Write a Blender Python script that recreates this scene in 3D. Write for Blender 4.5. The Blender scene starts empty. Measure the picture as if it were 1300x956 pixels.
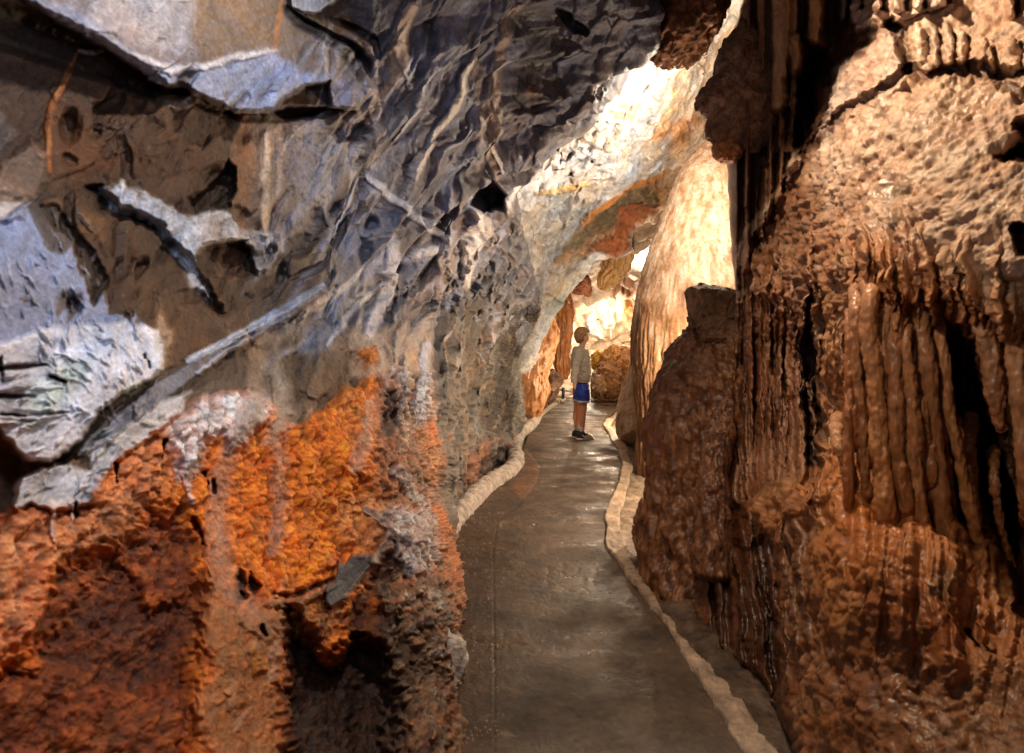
import bpy, math, random
import numpy as np
from mathutils import Vector
# ------------------------------------------------------------------ frame of the place
F, CX, CY, EYE = 722.0, 650.0, 433.0, 1.30      # focal length in survey units, level line, eye height (m)
SC = bpy.context.scene
COL = SC.collection
f32 = np.float32

def W3(px, py, d):
    return np.stack([(px-CX)/F*d, d + 0*px, EYE-(py-CY)/F*d], -1)
def W1(px, py, d):
    return Vector(((px-CX)/F*d, d, EYE-(py-CY)/F*d))

# ------------------------------------------------------------------ noise
_rs = np.random.RandomState(7)
PERM = np.concatenate([_rs.permutation(256)]*2).astype(np.int32)
_g = _rs.normal(size=(256, 3)); GRAD = (_g/np.linalg.norm(_g, axis=1)[:, None]).astype(f32)
RND = _rs.rand(256, 3).astype(f32)
def _hash(ix, iy, iz):
    return PERM[(PERM[(PERM[ix & 255] + iy) & 255] + iz) & 255]
def perlin(P, seed=0):
    P = np.asarray(P, f32) + f32(seed*17.31)
    i = np.floor(P).astype(np.int32); f = P - i
    u = f*f*f*(f*(f*6-15)+10)
    out = 0
    for dx in (0, 1):
        wx = u[..., 0] if dx else 1-u[..., 0]
        for dy in (0, 1):
            wy = u[..., 1] if dy else 1-u[..., 1]
            for dz in (0, 1):
                wz = u[..., 2] if dz else 1-u[..., 2]
                g = GRAD[_hash(i[..., 0]+dx, i[..., 1]+dy, i[..., 2]+dz)]
                out = out + wx*wy*wz*(g[..., 0]*(f[..., 0]-dx)+g[..., 1]*(f[..., 1]-dy)+g[..., 2]*(f[..., 2]-dz))
    return out*1.5
def fbm(P, octv=4, seed=0, gain=.5, ridged=False):
    a, s, o = 1.0, 0.0, 0
    for k in range(octv):
        n = perlin(P*(2.03**k), seed+k*3)
        if ridged: n = 1-2*np.abs(n)
        o = o + a*n; s += a; a *= gain
    return o/s
def worley(P, seed=0, jit=.95, want_facet=False):
    """F1, F2 and (optionally) a per-cell tilted plane value"""
    P = np.asarray(P, f32) + f32(seed*11.7)
    i = np.floor(P).astype(np.int32); f = P - i
    sh = P.shape[:-1]
    f1 = np.full(sh, 9., f32); f2 = np.full(sh, 9., f32)
    fac = np.zeros(sh, f32)
    for dx in (-1, 0, 1):
        for dy in (-1, 0, 1):
            for dz in (-1, 0, 1):
                h = _hash(i[..., 0]+dx, i[..., 1]+dy, i[..., 2]+dz)
                r = RND[h]
                ax = dx+.5+jit*(r[..., 0]-.5)-f[..., 0]; ay = dy+.5+jit*(r[..., 1]-.5)-f[..., 1]; az = dz+.5+jit*(r[..., 2]-.5)-f[..., 2]
                d = ax*ax+ay*ay+az*az
                lt = d < f1
                f2 = np.where(lt, f1, np.minimum(f2, d))
                if want_facet:
                    g = GRAD[(h*7+3) & 255]
                    v = (g[..., 0]*ax+g[..., 1]*ay+g[..., 2]*az) + (r[..., 1]-.5)*1.1
                    fac = np.where(lt, v, fac)
                f1 = np.where(lt, d, f1)
    return np.sqrt(f1), np.sqrt(f2), fac
def ss(x):
    x = np.clip(x, 0, 1); return x*x*(3-2*x)

# ------------------------------------------------------------------ 2-D outline helpers
def seg_dist(U, V, pts, closed=False, widths=None):
    best = np.full(U.shape, 1e9, f32); wv = np.zeros(U.shape, f32) if widths is not None else None
    nx = np.zeros(U.shape, f32); ny = np.zeros(U.shape, f32)
    n = len(pts)
    for k in range(n if closed else n-1):
        ax, ay = pts[k]; bx, by = pts[(k+1) % n]
        dx, dy = bx-ax, by-ay; L = dx*dx+dy*dy+1e-9
        t = np.clip(((U-ax)*dx+(V-ay)*dy)/L, 0, 1)
        qx = ax+t*dx; qy = ay+t*dy
        d = np.hypot(U-qx, V-qy); m = d < best
        best = np.where(m, d, best); nx = np.where(m, qx, nx); ny = np.where(m, qy, ny)
        if widths is not None:
            w = widths[k]*(1-t)+widths[k+1]*t
            wv = np.where(m, w, wv)
    return best, nx, ny, wv
def inside(U, V, pts):
    r = np.zeros(U.shape, bool); n = len(pts)
    for k in range(n):
        ax, ay = pts[k]; bx, by = pts[(k+1) % n]
        if ay == by: continue
        c = (ay > V) != (by > V)
        r ^= c & (U < (bx-ax)*(V-ay)/(by-ay)+ax)
    return r
def jag(pts, amp=3, seg=9, seed=1, closed=True):
    """the same outline with finer, irregular corners"""
    rr = random.Random(seed); out = []
    n = len(pts)
    for k in range(n if closed else n-1):
        ax, ay = pts[k]; bx, by = pts[(k+1) % n]
        L = math.hypot(bx-ax, by-ay); m = max(1, int(L/seg))
        for j in range(m):
            t = j/m
            a = amp if j else amp*.3
            out.append((ax+(bx-ax)*t+rr.uniform(-a, a), ay+(by-ay)*t+rr.uniform(-a, a)))
    if not closed: out.append(pts[-1])
    return out
def curve(pts, n=40):
    """Catmull-Rom through points (any dimension)"""
    P = [np.array(p, float) for p in pts]; P = [2*P[0]-P[1]]+P+[2*P[-1]-P[-2]]
    out = []; m = len(P)-3
    for k in range(n):
        s = k/(n-1)*m; i = min(int(s), m-1); t = s-i
        a, b, c, d = P[i:i+4]
        out.append(.5*((2*b)+(-a+c)*t+(2*a-5*b+4*c-d)*t*t+(-a+3*b-3*c+d)*t**3))
    return out
def rbf(ctrl):
    C = np.array(ctrl, float); xy = C[:, :2]/300.; z = np.log(C[:, 2]); n = len(C)
    def ph(r2): return .5*r2*np.log(r2+1e-9)
    K = ph(((xy[:, None]-xy[None])**2).sum(-1)) + np.eye(n)*1e-3
    Pm = np.c_[np.ones(n), xy]; A = np.zeros((n+3, n+3)); A[:n, :n] = K; A[:n, n:] = Pm; A[n:, :n] = Pm.T
    w = np.linalg.solve(A, np.r_[z, 0, 0, 0])
    def ev(U, V):
        x = (U/300.).astype(f32); y = (V/300.).astype(f32); o = (w[n]+w[n+1]*x+w[n+2]*y).astype(f32)
        for k in range(n):
            r2 = (x-f32(xy[k, 0]))**2+(y-f32(xy[k, 1]))**2
            o += f32(w[k]*.5)*r2*np.log(r2+f32(1e-9))
        return np.exp(o)
    return ev

# ------------------------------------------------------------------ mesh building
def mesh_grid(name, P, C=None, Wt=None, keep=None, mat=None, parent=None, wrap=False, smooth=True, origin=None):
    """P (rows, cols, 3) -> one quad mesh; keep (rows, cols) bool vertex mask"""
    h, w = P.shape[:2]
    idx = np.arange(h*w).reshape(h, w)
    if wrap:
        a = idx[:-1]; b = np.roll(idx, -1, 1)[:-1]; c = np.roll(idx, -1, 1)[1:]; d = idx[1:]
    else:
        a = idx[:-1, :-1]; b = idx[:-1, 1:]; c = idx[1:, 1:]; d = idx[1:, :-1]
    q = np.stack([a, d, c, b], -1).reshape(-1, 4)
    if keep is not None:
        kf = keep.reshape(-1); q = q[kf[q].all(1)]
        used = np.zeros(h*w, bool); used[q.reshape(-1)] = True
        remap = np.cumsum(used)-1; q = remap[q]
        V = P.reshape(-1, 3)[used]
        C = None if C is None else C.reshape(-1, 3)[used]
        Wt = None if Wt is None else Wt.reshape(-1)[used]
    else:
        V = P.reshape(-1, 3); C = None if C is None else C.reshape(-1, 3); Wt = None if Wt is None else Wt.reshape(-1)
    return mesh_raw(name, V, q, C, Wt, mat, parent, smooth, origin)
def mesh_raw(name, V, q, C=None, Wt=None, mat=None, parent=None, smooth=True, origin=None):
    V = np.asarray(V, f32)
    if origin is None: origin = Vector((0, 0, 0))
    V = V - np.array(origin, f32)
    me = bpy.data.meshes.new(name); n = q.shape[1]
    me.vertices.add(len(V)); me.vertices.foreach_set('co', np.ascontiguousarray(V).ravel())
    me.loops.add(q.size); me.loops.foreach_set('vertex_index', np.ascontiguousarray(q, np.int32).ravel())
    me.polygons.add(len(q)); me.polygons.foreach_set('loop_start', np.arange(0, q.size, n, dtype=np.int32))
    me.polygons.foreach_set('loop_total', np.full(len(q), n, np.int32))
    me.polygons.foreach_set('use_smooth', np.full(len(q), smooth))
    me.update(calc_edges=True); me.validate()
    if C is not None:
        at = me.color_attributes.new('Mineral', 'FLOAT_COLOR', 'POINT')
        c4 = np.ones((len(V), 4), f32); c4[:, :3] = C
        at.data.foreach_set('color', c4.ravel())
    if Wt is not None:
        at = me.attributes.new('Wet', 'FLOAT', 'POINT'); at.data.foreach_set('value', np.ascontiguousarray(Wt, f32))
    o = bpy.data.objects.new(name, me); COL.objects.link(o)
    if mat: me.materials.append(mat)
    if parent:
        o.parent = parent; q_ = parent; off = Vector((0, 0, 0))
        while q_: off += q_.location; q_ = q_.parent
        o.location = Vector(origin)-off
    else: o.location = origin
    return o
def tag(o, label=None, cat=None, group=None, kind=None):
    if label: o['label'] = label
    if cat: o['category'] = cat
    if group: o['group'] = group
    if kind: o['kind'] = kind
    return o
def empty(name, loc):
    o = bpy.data.objects.new(name, None); o.empty_display_size = .1; COL.objects.link(o); o.location = loc; return o

# ------------------------------------------------------------------ materials
def nodes(name):
    m = bpy.data.materials.new(name); m.use_nodes = True; nt = m.node_tree
    return m, nt, nt.nodes['Principled BSDF'], lambda t, **k: _mk(nt, t, k)
def _mk(nt, t, k):
    n = nt.nodes.new(t)
    for a, v in k.items():
        if a.startswith('i_'): n.inputs[a[2:].replace('_', ' ')].default_value = v
        else: setattr(n, a, v)
    return n
def rock_mat(name, scale=60., bump=.25, dist=.004, rough=(.35, .85), var=.55, attr=True, base=(.3, .2, .1), spec=.5, coat=0., fleck=.0):
    m, nt, b, N = nodes(name); L = nt.links.new
    tc = N('ShaderNodeTexCoord')
    if attr:
        src = N('ShaderNodeAttribute', attribute_name='Mineral').outputs['Color']
    else:
        r = N('ShaderNodeRGB'); r.outputs[0].default_value = (*base, 1); src = r.outputs[0]
    n1 = N('ShaderNodeTexNoise', i_Scale=scale, i_Detail=7., i_Roughness=.68, i_Distortion=.4)
    n2 = N('ShaderNodeTexNoise', i_Scale=scale*.17, i_Detail=6., i_Roughness=.65, i_Distortion=.8)
    n3 = N('ShaderNodeTexVoronoi', i_Scale=scale*1.6)
    for n in (n1, n2, n3): L(tc.outputs['Object'], n.inputs['Vector'])
    def mr(x, a, bb, c, d):
        q = N('ShaderNodeMapRange'); q.inputs[1].default_value = a; q.inputs[2].default_value = bb
        q.inputs[3].default_value = c; q.inputs[4].default_value = d; L(x, q.inputs[0]); return q.outputs[0]
    def mth(op, x, y):
        q = N('ShaderNodeMath', operation=op)
        for k, z in ((0, x), (1, y)):
            if isinstance(z, (int, float)): q.inputs[k].default_value = z
            else: L(z, q.inputs[k])
        return q.outputs[0]
    v = mth('MULTIPLY', mr(n1.outputs['Fac'], .3, .7, 1-var, 1+var), mr(n2.outputs['Fac'], .3, .7, 1-var*.7, 1+var*.7))
    mul = N('ShaderNodeVectorMath', operation='SCALE'); L(src, mul.inputs[0]); L(v, mul.inputs['Scale'])
    col = mul.outputs[0]
    if fleck:
        fm = N('ShaderNodeMix', data_type='RGBA'); L(mr(n1.outputs['Fac'], .62, .7, 0, fleck), fm.inputs[0])
        L(col, fm.inputs[6]); fm.inputs[7].default_value = (.62, .57, .52, 1); col = fm.outputs[2]
    L(col, b.inputs['Base Color'])
    if attr:
        wet = N('ShaderNodeAttribute', attribute_name='Wet').outputs['Fac']
    else: wet = .3
    rg = mth('ADD', mr(n2.outputs['Fac'], .3, .7, -.12, .12), 0.)
    wr = N('ShaderNodeMapRange'); wr.inputs[3].default_value = rough[1]; wr.inputs[4].default_value = rough[0]
    if attr: L(wet, wr.inputs[0])
    else: wr.inputs[0].default_value = .3
    L(mth('ADD', rg, wr.outputs[0]), b.inputs['Roughness'])
    b.inputs['Specular IOR Level'].default_value = spec
    if coat: b.inputs['Coat Weight'].default_value = coat; b.inputs['Coat Roughness'].default_value = .25
    hgt = mth('ADD', mth('MULTIPLY', n1.outputs['Fac'], 1.0), mth('MULTIPLY', n3.outputs['Distance'], -.5))
    bp = N('ShaderNodeBump', i_Strength=bump, i_Distance=dist); L(hgt, bp.inputs['Height'])
    bp2 = N('ShaderNodeBump', i_Strength=bump*.8, i_Distance=dist*5); L(n2.outputs['Fac'], bp2.inputs['Height'])
    L(bp.outputs[0], bp2.inputs['Normal']); L(bp2.outputs[0], b.inputs['Normal'])
    return m
def plain(name, col, rough=.7, spec=.4, bump=0., scale=200., var=.15, metal=0.):
    m, nt, b, N = nodes(name); L = nt.links.new
    tc = N('ShaderNodeTexCoord'); n = N('ShaderNodeTexNoise', i_Scale=scale, i_Detail=4.); L(tc.outputs['Object'], n.inputs['Vector'])
    q = N('ShaderNodeMapRange'); q.inputs[1].default_value = .3; q.inputs[2].default_value = .7; q.inputs[3].default_value = 1-var; q.inputs[4].default_value = 1+var
    L(n.outputs['Fac'], q.inputs[0]); s = N('ShaderNodeVectorMath', operation='SCALE'); s.inputs[0].default_value = col; L(q.outputs[0], s.inputs['Scale'])
    L(s.outputs[0], b.inputs['Base Color']); b.inputs['Roughness'].default_value = rough; b.inputs['Specular IOR Level'].default_value = spec
    b.inputs['Metallic'].default_value = metal
    if bump:
        bp = N('ShaderNodeBump', i_Strength=bump, i_Distance=.004); L(n.outputs['Fac'], bp.inputs['Height']); L(bp.outputs[0], b.inputs['Normal'])
    return m

# ------------------------------------------------------------------ a rock face surveyed on a grid of sight lines, each with its own distance
TYPES = ('rock', 'nod', 'smooth', 'scale')
class Face:
    def __init__(s, U, V, ctrl=None, depth=None, base=(.2, .15, .1), ty='rock', seed=1, wet=.3):
        s.ua, s.va = np.asarray(U, f32), np.asarray(V, f32)
        s.U, s.V = np.meshgrid(s.ua, s.va); s.sh = s.U.shape
        s.D = (rbf(ctrl)(s.U, s.V) if ctrl is not None else depth(s.U, s.V)).astype(f32)
        s.B = W3(s.U, s.V, s.D).astype(f32)
        s.C = np.ones(s.sh+(3,), f32)*np.array(base, f32); s.Wt = np.full(s.sh, wet, f32)
        s.T = {t: np.full(s.sh, 1. if t == ty else 0., f32) for t in TYPES}
        s.H = np.zeros(s.sh, f32)                    # towards the viewer, in survey units
        q = np.stack([s.U, s.V, 0*s.U+seed*3.3], -1)
        s.n1 = .6*fbm(q/34., 3, seed)+.5*perlin(q/9., seed+5); s.n2 = .6*fbm(q/30., 3, seed+9)+.5*perlin(q/8., seed+6)
        s.nt = fbm(q/14., 4, seed+20, .6); s.m1 = 1.3*fbm(q/70., 2, seed+30); s.m2 = 1.3*fbm(q/70., 2, seed+31)
        s.seed = seed
    def _sub(s, pts, m):
        xs = [p[0] for p in pts]; ys = [p[1] for p in pts]
        i0, i1 = np.searchsorted(s.ua, [min(xs)-m, max(xs)+m]); j0, j1 = np.searchsorted(s.va, [min(ys)-m, max(ys)+m])
        return slice(j0, j1), slice(i0, i1)
    def _apply(s, sl, m, col, h, ty, wet, hm=None, add=None):
        if m.size == 0: return
        if col is not None:
            s.C[sl] += (np.array(col, f32)-s.C[sl])*m[..., None]
        if h: s.H[sl] += h*(hm if hm is not None else m)
        if ty:
            for t in TYPES: s.T[t][sl] += ((1. if t == ty else 0.)-s.T[t][sl])*m
        if wet is not None: s.Wt[sl] += (wet-s.Wt[sl])*m
    def poly(s, pts, col=None, h=0, f=5, rough=5, a=1., ty=None, wet=None, tex=0., hf=None):
        sl = s._sub(pts, f+rough+8)
        U = s.U[sl]+rough*s.n1[sl]; V = s.V[sl]+rough*s.n2[sl]
        if U.size == 0: return
        d, _, _, _ = seg_dist(U, V, pts, True)
        sd = np.where(inside(U, V, pts), d, -d)
        m = ss(.5+.5*sd/f)*a
        hm = ss(.5+.5*sd/(hf or f)) if h else None
        if tex: m = m*(1-tex*ss(.5+1.6*s.nt[sl]))
        s._apply(sl, m, col, h, ty, wet, hm)
    def stroke(s, pts, w, col=None, h=0, f=3, rough=3, a=1., ty=None, wet=None, tex=0., taper=True, long=False):
        if not hasattr(w, '__len__'): w = [w*(.35 if taper and k in (0, len(pts)-1) else 1) for k in range(len(pts))]
        sl = s._sub(pts, max(w)+f+rough+8)
        if long: U = s.U[sl]+rough*s.m1[sl]+1.2*s.n1[sl]; V = s.V[sl]+rough*s.m2[sl]+1.2*s.n2[sl]
        else: U = s.U[sl]+rough*s.n1[sl]; V = s.V[sl]+rough*s.n2[sl]
        if U.size == 0: return
        d, _, _, wv = seg_dist(U, V, pts, False, w)
        m = ss(.5+.5*(wv-d)/f)*a
        if tex: m = m*(1-tex*ss(.5+1.6*s.nt[sl]))
        hm = None
        if h: hm = np.sqrt(np.clip(1-(d/(wv+f))**2, 0, 1))*ss((wv+f-d)/(.5*(wv+f)+.1))*np.clip(wv/(.75*max(w)), 0, 1)**1.5
        s._apply(sl, m, col, h, ty, wet, hm)
    def fan(s, x0, x1, y0, y1, n, ang, ln, w, cols, h=0, a=.6, seed=3, spread=.25, f=1.5, rough=4, ty=None, long=False, tex=0.):
        rr = random.Random(seed)
        for k in range(n):
            x = rr.uniform(x0, x1); y = rr.uniform(y0, y1); t = math.radians(ang)+rr.gauss(0, spread); l = rr.uniform(.4, 1.3)*ln
            dx, dy = math.cos(t)*l, -math.sin(t)*l
            mid = (x+dx*.5+rr.uniform(-.08, .08)*l, y+dy*.5+rr.uniform(-.08, .08)*l)
            s.stroke([(x, y), mid, (x+dx, y+dy)], (lambda q_: [q_*.08, q_, q_*.08])(rr.uniform(.4, 1.2)*w), rr.choice(cols), h*rr.uniform(.3, 1), f, rough, a*rr.uniform(.4, 1), ty, None, tex, True, long)
    def normals(s, P):
        gu = np.gradient(P, axis=1); gv = np.gradient(P, axis=0)
        n = np.cross(gu, gv); n /= np.linalg.norm(n, axis=-1)[..., None]+1e-9
        eye = np.array([0, 0, EYE], f32)-P
        sgn = np.sign((n*eye).sum(-1)); return n*sgn[..., None]
    def finish(s, name, mat, clip=None, rim=10, back=1.2, curl=.25, parent=None, disp=None, normalfix=None):
        D = s.D*(1-s.H/F)
        U, V = s.U.copy(), s.V.copy(); keep = None
        if clip is not None:
            xs = [p[0] for p in clip]; ys = [p[1] for p in clip]
            d, nx, ny, _ = seg_dist(U, V, clip, True); ins = inside(U, V, clip)
            D = D+np.where(ins, curl*(1-np.sqrt(np.clip(1-(1-np.clip(d/rim, 0, 1))**2, 0, 1))), 0)
            o = ~ins
            D = np.where(o, D+curl+back*np.clip(d/14., 0, 1.3), D)
            U = np.where(o, nx+(U-nx)*.12, U); V = np.where(o, ny+(V-ny)*.12, V)
            keep = ins | (d < 16)
        P = W3(U, V, D).astype(f32)
        nrm = s.normals(s.B)
        if disp is not None:
            P = P + nrm*disp[..., None]
        s.P = P
        ob = mesh_grid(name, P, np.clip(s.C, .004, .9), s.Wt, keep, mat, parent)
        return ob
# ================================================================== LEFT WALL
S = 1.27
def axis(lo, a, b, hi, step=S, coarse=10.):
    return np.concatenate([np.arange(lo, a, coarse), np.arange(a, b, step), np.arange(b, hi+coarse, coarse)])
SLATE = (.105, .105, .13); BLUE = (.36, .38, .47); PALEB = (.52, .54, .62); WHITE = (.74, .71, .72); BROWN = (.095, .055, .03)
DKBR = (.07, .038, .02); TAN = (.34, .235, .16); ORANGE = (.72, .175, .012); RUST = (.24, .055, .012); PEACH = (.66, .38, .24)
BLACK = (.022, .018, .016); CREAM = (.66, .55, .45)
left_ctrl = [(-400,-60,.95),(-400,433,.72),(-400,1000,.6),(-400,700,.65),(0,-60,1.25),(0,150,1.28),(0,300,1.16),(0,433,1.12),(0,560,1.10),(0,700,1.06),(0,867,.98),(0,1000,.92),
 (150,0,1.5),(150,150,1.5),(150,300,1.48),(150,433,1.38),(150,560,1.32),(150,700,1.28),(150,867,1.12),(150,1000,1.02),
 (300,-60,1.85),(300,100,1.9),(300,250,1.95),(300,400,1.9),(300,520,1.72),(300,650,1.65),(300,800,1.42),(300,1000,1.2),
 (450,-60,2.3),(450,100,2.5),(450,250,2.7),(450,400,2.7),(450,520,2.35),(450,650,2.15),(420,730,1.92),(420,867,1.7),(420,1000,1.45),
 (530,500,3.1),(535,600,2.95),(545,680,2.75),(560,760,2.45),(560,867,2.12),(540,1000,1.7),(490,740,2.1),(490,840,1.85),(580,940,1.82),
 (650,-60,2.7),(650,60,3.1),(650,150,3.6),(640,250,4.3),(600,330,4.6),(580,400,4.7),(560,470,4.1),(560,540,4.1),(560,620,4.0),(575,690,3.75),
 (750,-60,2.95),(750,60,3.4),(745,130,3.8),(830,0,3.2),(830,50,3.4),(700,190,4.0),
 (640,330,5.4),(640,430,6.1),(640,500,6.6),(640,560,6.5),(610,600,5.3),(600,560,5.2),(600,480,5.3),(672,380,6.5),(670,440,8.),(690,520,9.),(655,545,7.4),(860,300,9.)]
A = Face(axis(-400,-25,860,870), axis(-160,-15,975,1100), left_ctrl, base=BROWN, ty='rock', seed=1)
# --- broad stone bodies
A.poly([(430,-200),(900,-200),(900,60),(745,150),(650,250),(600,330),(545,420),(470,470),(400,380),(350,420),(420,330),(470,260),(455,190),(490,110),(455,50)], SLATE, 12, 14, 12, ty='rock', tex=.25)
A.poly([(470,300),(560,250),(640,190),(700,190),(650,250),(610,330),(560,400),(490,420)], (.13,.105,.09), 0, 18, 14, .7, tex=.4)
A.poly([(548,380),(600,300),(660,250),(720,330),(720,640),(560,720),(540,640),(548,500)], (.085,.072,.06), 0, 8, 6, ty='rock', tex=.2)
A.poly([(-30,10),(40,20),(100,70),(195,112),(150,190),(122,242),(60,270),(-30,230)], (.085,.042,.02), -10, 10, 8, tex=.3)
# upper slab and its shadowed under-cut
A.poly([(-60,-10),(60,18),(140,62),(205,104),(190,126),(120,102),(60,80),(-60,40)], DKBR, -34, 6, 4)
A.poly([(10,-200),(26,-5),(72,31),(130,62),(192,106),(226,111),(246,124),(300,143),(336,143),(362,136),(452,138),(470,112),(462,84),(440,58),(400,36),(362,10),(362,-200)], (.25,.24,.29), 62, 5, 3, tex=.25, hf=3)
A.poly([(255,-200),(362,-200),(364,14),(400,38),(440,60),(460,88),(450,104),(420,93),(385,93),(345,64),(300,70),(255,84),(240,50)], (.20,.13,.075), 0, 12, 8, tex=.35, ty='smooth')
A.poly([(30,-5),(75,30),(130,60),(192,105),(230,110),(240,118),(300,142),(336,142),(360,125),(400,104),(412,94),(445,114),(450,136),(425,132),(445,110),(420,94),(385,92),(345,66),(300,72),(262,84),(215,88),(170,70),(120,40),(85,10)], (.25,.28,.40), 0, 5, 6, tex=.35)
A.poly([(100,-20),(240,-20),(240,50),(200,70),(140,40)], (.36,.32,.32), 0, 18, 14, tex=.55)
A.stroke([(165,70),(215,90),(260,84),(300,72),(350,64)], 4, (.62,.58,.58), 5, 4, 4, .8)
A.stroke([(60,20),(130,52),(190,92)], 4, (.42,.45,.56), 0, 6, 5, .8)
A.poly([(335,142),(352,128),(384,108),(414,103),(421,134),(398,147),(360,152)], DKBR, -48, 3, 3, hf=3)
A.stroke([(200,116),(225,112),(246,128),(300,147),(336,147),(385,150),(420,142)], 6, DKBR, -22, 4, 2, .8)
A.poly([(366,-60),(372,8),(390,16),(412,14),(428,4),(445,-10),(445,-60)], (.60,.58,.60), 14, 3, 2, hf=2)
A.stroke([(362,12),(385,30),(412,44),(436,58),(458,84),(463,104)], [5,8,7,9,13,5], BLACK, -46, 3, 2)
A.stroke([(425,26),(448,36),(470,52),(480,70)], [2,5,6,3], BLACK, -30, 3, 2)
A.poly([(395,20),(430,28),(462,50),(472,66),(460,70),(440,52),(410,40)], (.28,.17,.08), 8, 4, 3)
A.poly([(462,72),(482,58),(492,90),(478,104),(462,98)], (.30,.35,.44), 4, 4, 3, .8)
A.stroke([(358,-20),(355,20),(349,62)], 3.5, (.46,.18,.045), 2, 3, 1.5, .9)
A.stroke([(95,70),(82,98),(64,133),(56,165),(52,225)], [2,4,4.5,4,3], (.55,.21,.05), 4, 2.5, 2, .95)
A.stroke([(99,65),(112,68),(126,66)], [2,4,2], (.6,.5,.44), 2, 2, 1)
A.poly([(60,140),(90,150),(140,200),(132,215),(60,240)], (.26,.11,.025), 0, 16, 10, .7, tex=.4)
A.poly([(-60,130),(0,140),(20,175),(-5,205),(-60,215)], (.17,.17,.21), 10, 8, 6)
A.poly([(10,205),(36,182),(50,200),(45,235),(30,258),(5,262),(-20,262),(-10,215)], (.40,.33,.31), 12, 6, 8, tex=.5)
A.poly([(-60,255),(-5,262),(30,262),(22,280),(-5,285),(-60,285)], (.62,.50,.42), 12, 5, 5)
A.poly([(195,130),(250,128),(235,170),(190,200),(140,190),(150,150)], (.16,.10,.06), 6, 10, 10, .8, tex=.5)
A.fan(120,230,130,200,26,30,30,3,[(.28,.16,.09),(.08,.045,.025)],4,.6,5)
A.stroke([(205,130),(222,134),(240,124),(245,116)], 6, (.42,.38,.38), 8, 4, 3, .8)
# tan flow stains under the slab
A.poly([(298,150),(420,146),(450,160),(430,250),(380,310),(345,300),(300,292),(286,250)], (.28,.20,.15), 6, 8, 6, ty='smooth', tex=.25)
A.stroke([(312,150),(308,210),(306,285)], 15, (.34,.14,.045), 0, 6, 5, .8, tex=.5)
A.stroke([(338,170),(336,230),(334,296)], [3,5,5], (.62,.47,.35), 5, 3, 2, .95)
A.stroke([(355,176),(353,240),(350,298)], [2,3.5,3], (.5,.38,.3), 3, 3, 2, .8)
A.poly([(362,178),(392,172),(408,190),(412,250),(395,262),(366,240)], (.27,.24,.25), 6, 8, 8, .9, tex=.3)
A.poly([(370,150),(440,145),(462,150),(440,160),(390,172),(368,176)], (.36,.27,.21), 10, 5, 5, tex=.3)
A.poly([(415,165),(440,155),(470,165),(462,180),(430,178)], BLACK, -26, 5, 6)
A.poly([(240,252),(262,240),(276,226),(290,204),(297,212),(296,248),(286,262),(266,268),(246,272)], BLACK, -40, 4, 4)
A.poly([(150,190),(235,165),(285,200),(250,250),(200,250),(160,235),(125,235)], (.105,.06,.033), 0, 10, 10, tex=.3)
A.fan(60,260,200,420,70,70,40,3.5,[(.17,.09,.035),(.04,.022,.012),(.24,.11,.03)],3,.5,6,.4,f=4,rough=12,long=True)
A.poly([(100,262),(125,275),(130,305),(115,310),(98,290)], (.30,.15,.03), 4, 8, 6, .8)
A.poly([(42,262),(70,248),(80,262),(68,290),(56,280)], (.28,.16,.08), 6, 5, 4)
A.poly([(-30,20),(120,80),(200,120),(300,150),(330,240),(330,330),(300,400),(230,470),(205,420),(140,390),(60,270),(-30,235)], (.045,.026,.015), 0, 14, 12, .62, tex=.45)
# the ledge shaped like an M
A.poly([(108,240),(122,250),(140,272),(165,282),(195,297),(212,318),(230,345),(244,372),(266,396),(280,400),(262,372),(240,330),(200,285),(150,262),(125,236)], BLACK, -34, 5, 3)
A.poly([(256,312),(280,308),(302,306),(318,318),(322,344),(300,352),(280,350),(262,330)], (.075,.042,.025), -34, 4, 3)
A.poly([(122,240),(135,238),(148,233),(154,229),(162,238),(200,260),(240,276),(268,268),(278,268),(300,290),(345,298),(351,312),(336,340),(327,346),(318,336),(315,312),(300,302),(280,306),(256,311),(243,330),(250,355),(263,383),(240,366),(228,342),(214,316),(195,291),(165,276),(138,268)], PALEB, 18, 5, 6, hf=4, tex=.45)
A.stroke([(154,230),(152,262)], 4, (.66,.68,.76), 3, 3, 2)
A.poly([(345,300),(362,300),(358,320),(338,343),(332,344)], (.26,.23,.24), 12, 3, 2)
A.stroke([(256,312),(290,303),(315,304)], 2, (.72,.73,.8), 3, 2, 1)
A.fan(255,330,330,470,44,65,46,4,[(.24,.15,.08),(.13,.08,.045),(.05,.03,.018)],3,.55,7,.3,f=4,rough=12,long=True)
A.poly([(262,395),(280,390),(300,430),(280,470),(240,470),(205,480),(200,430),(180,390),(185,350),(215,370)], (.15,.09,.05), 0, 10, 8, .75, ty='smooth', tex=.35)
A.stroke([(200,380),(208,430),(205,475)], 9, (.36,.24,.15), 4, 5, 4, .8)
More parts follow.
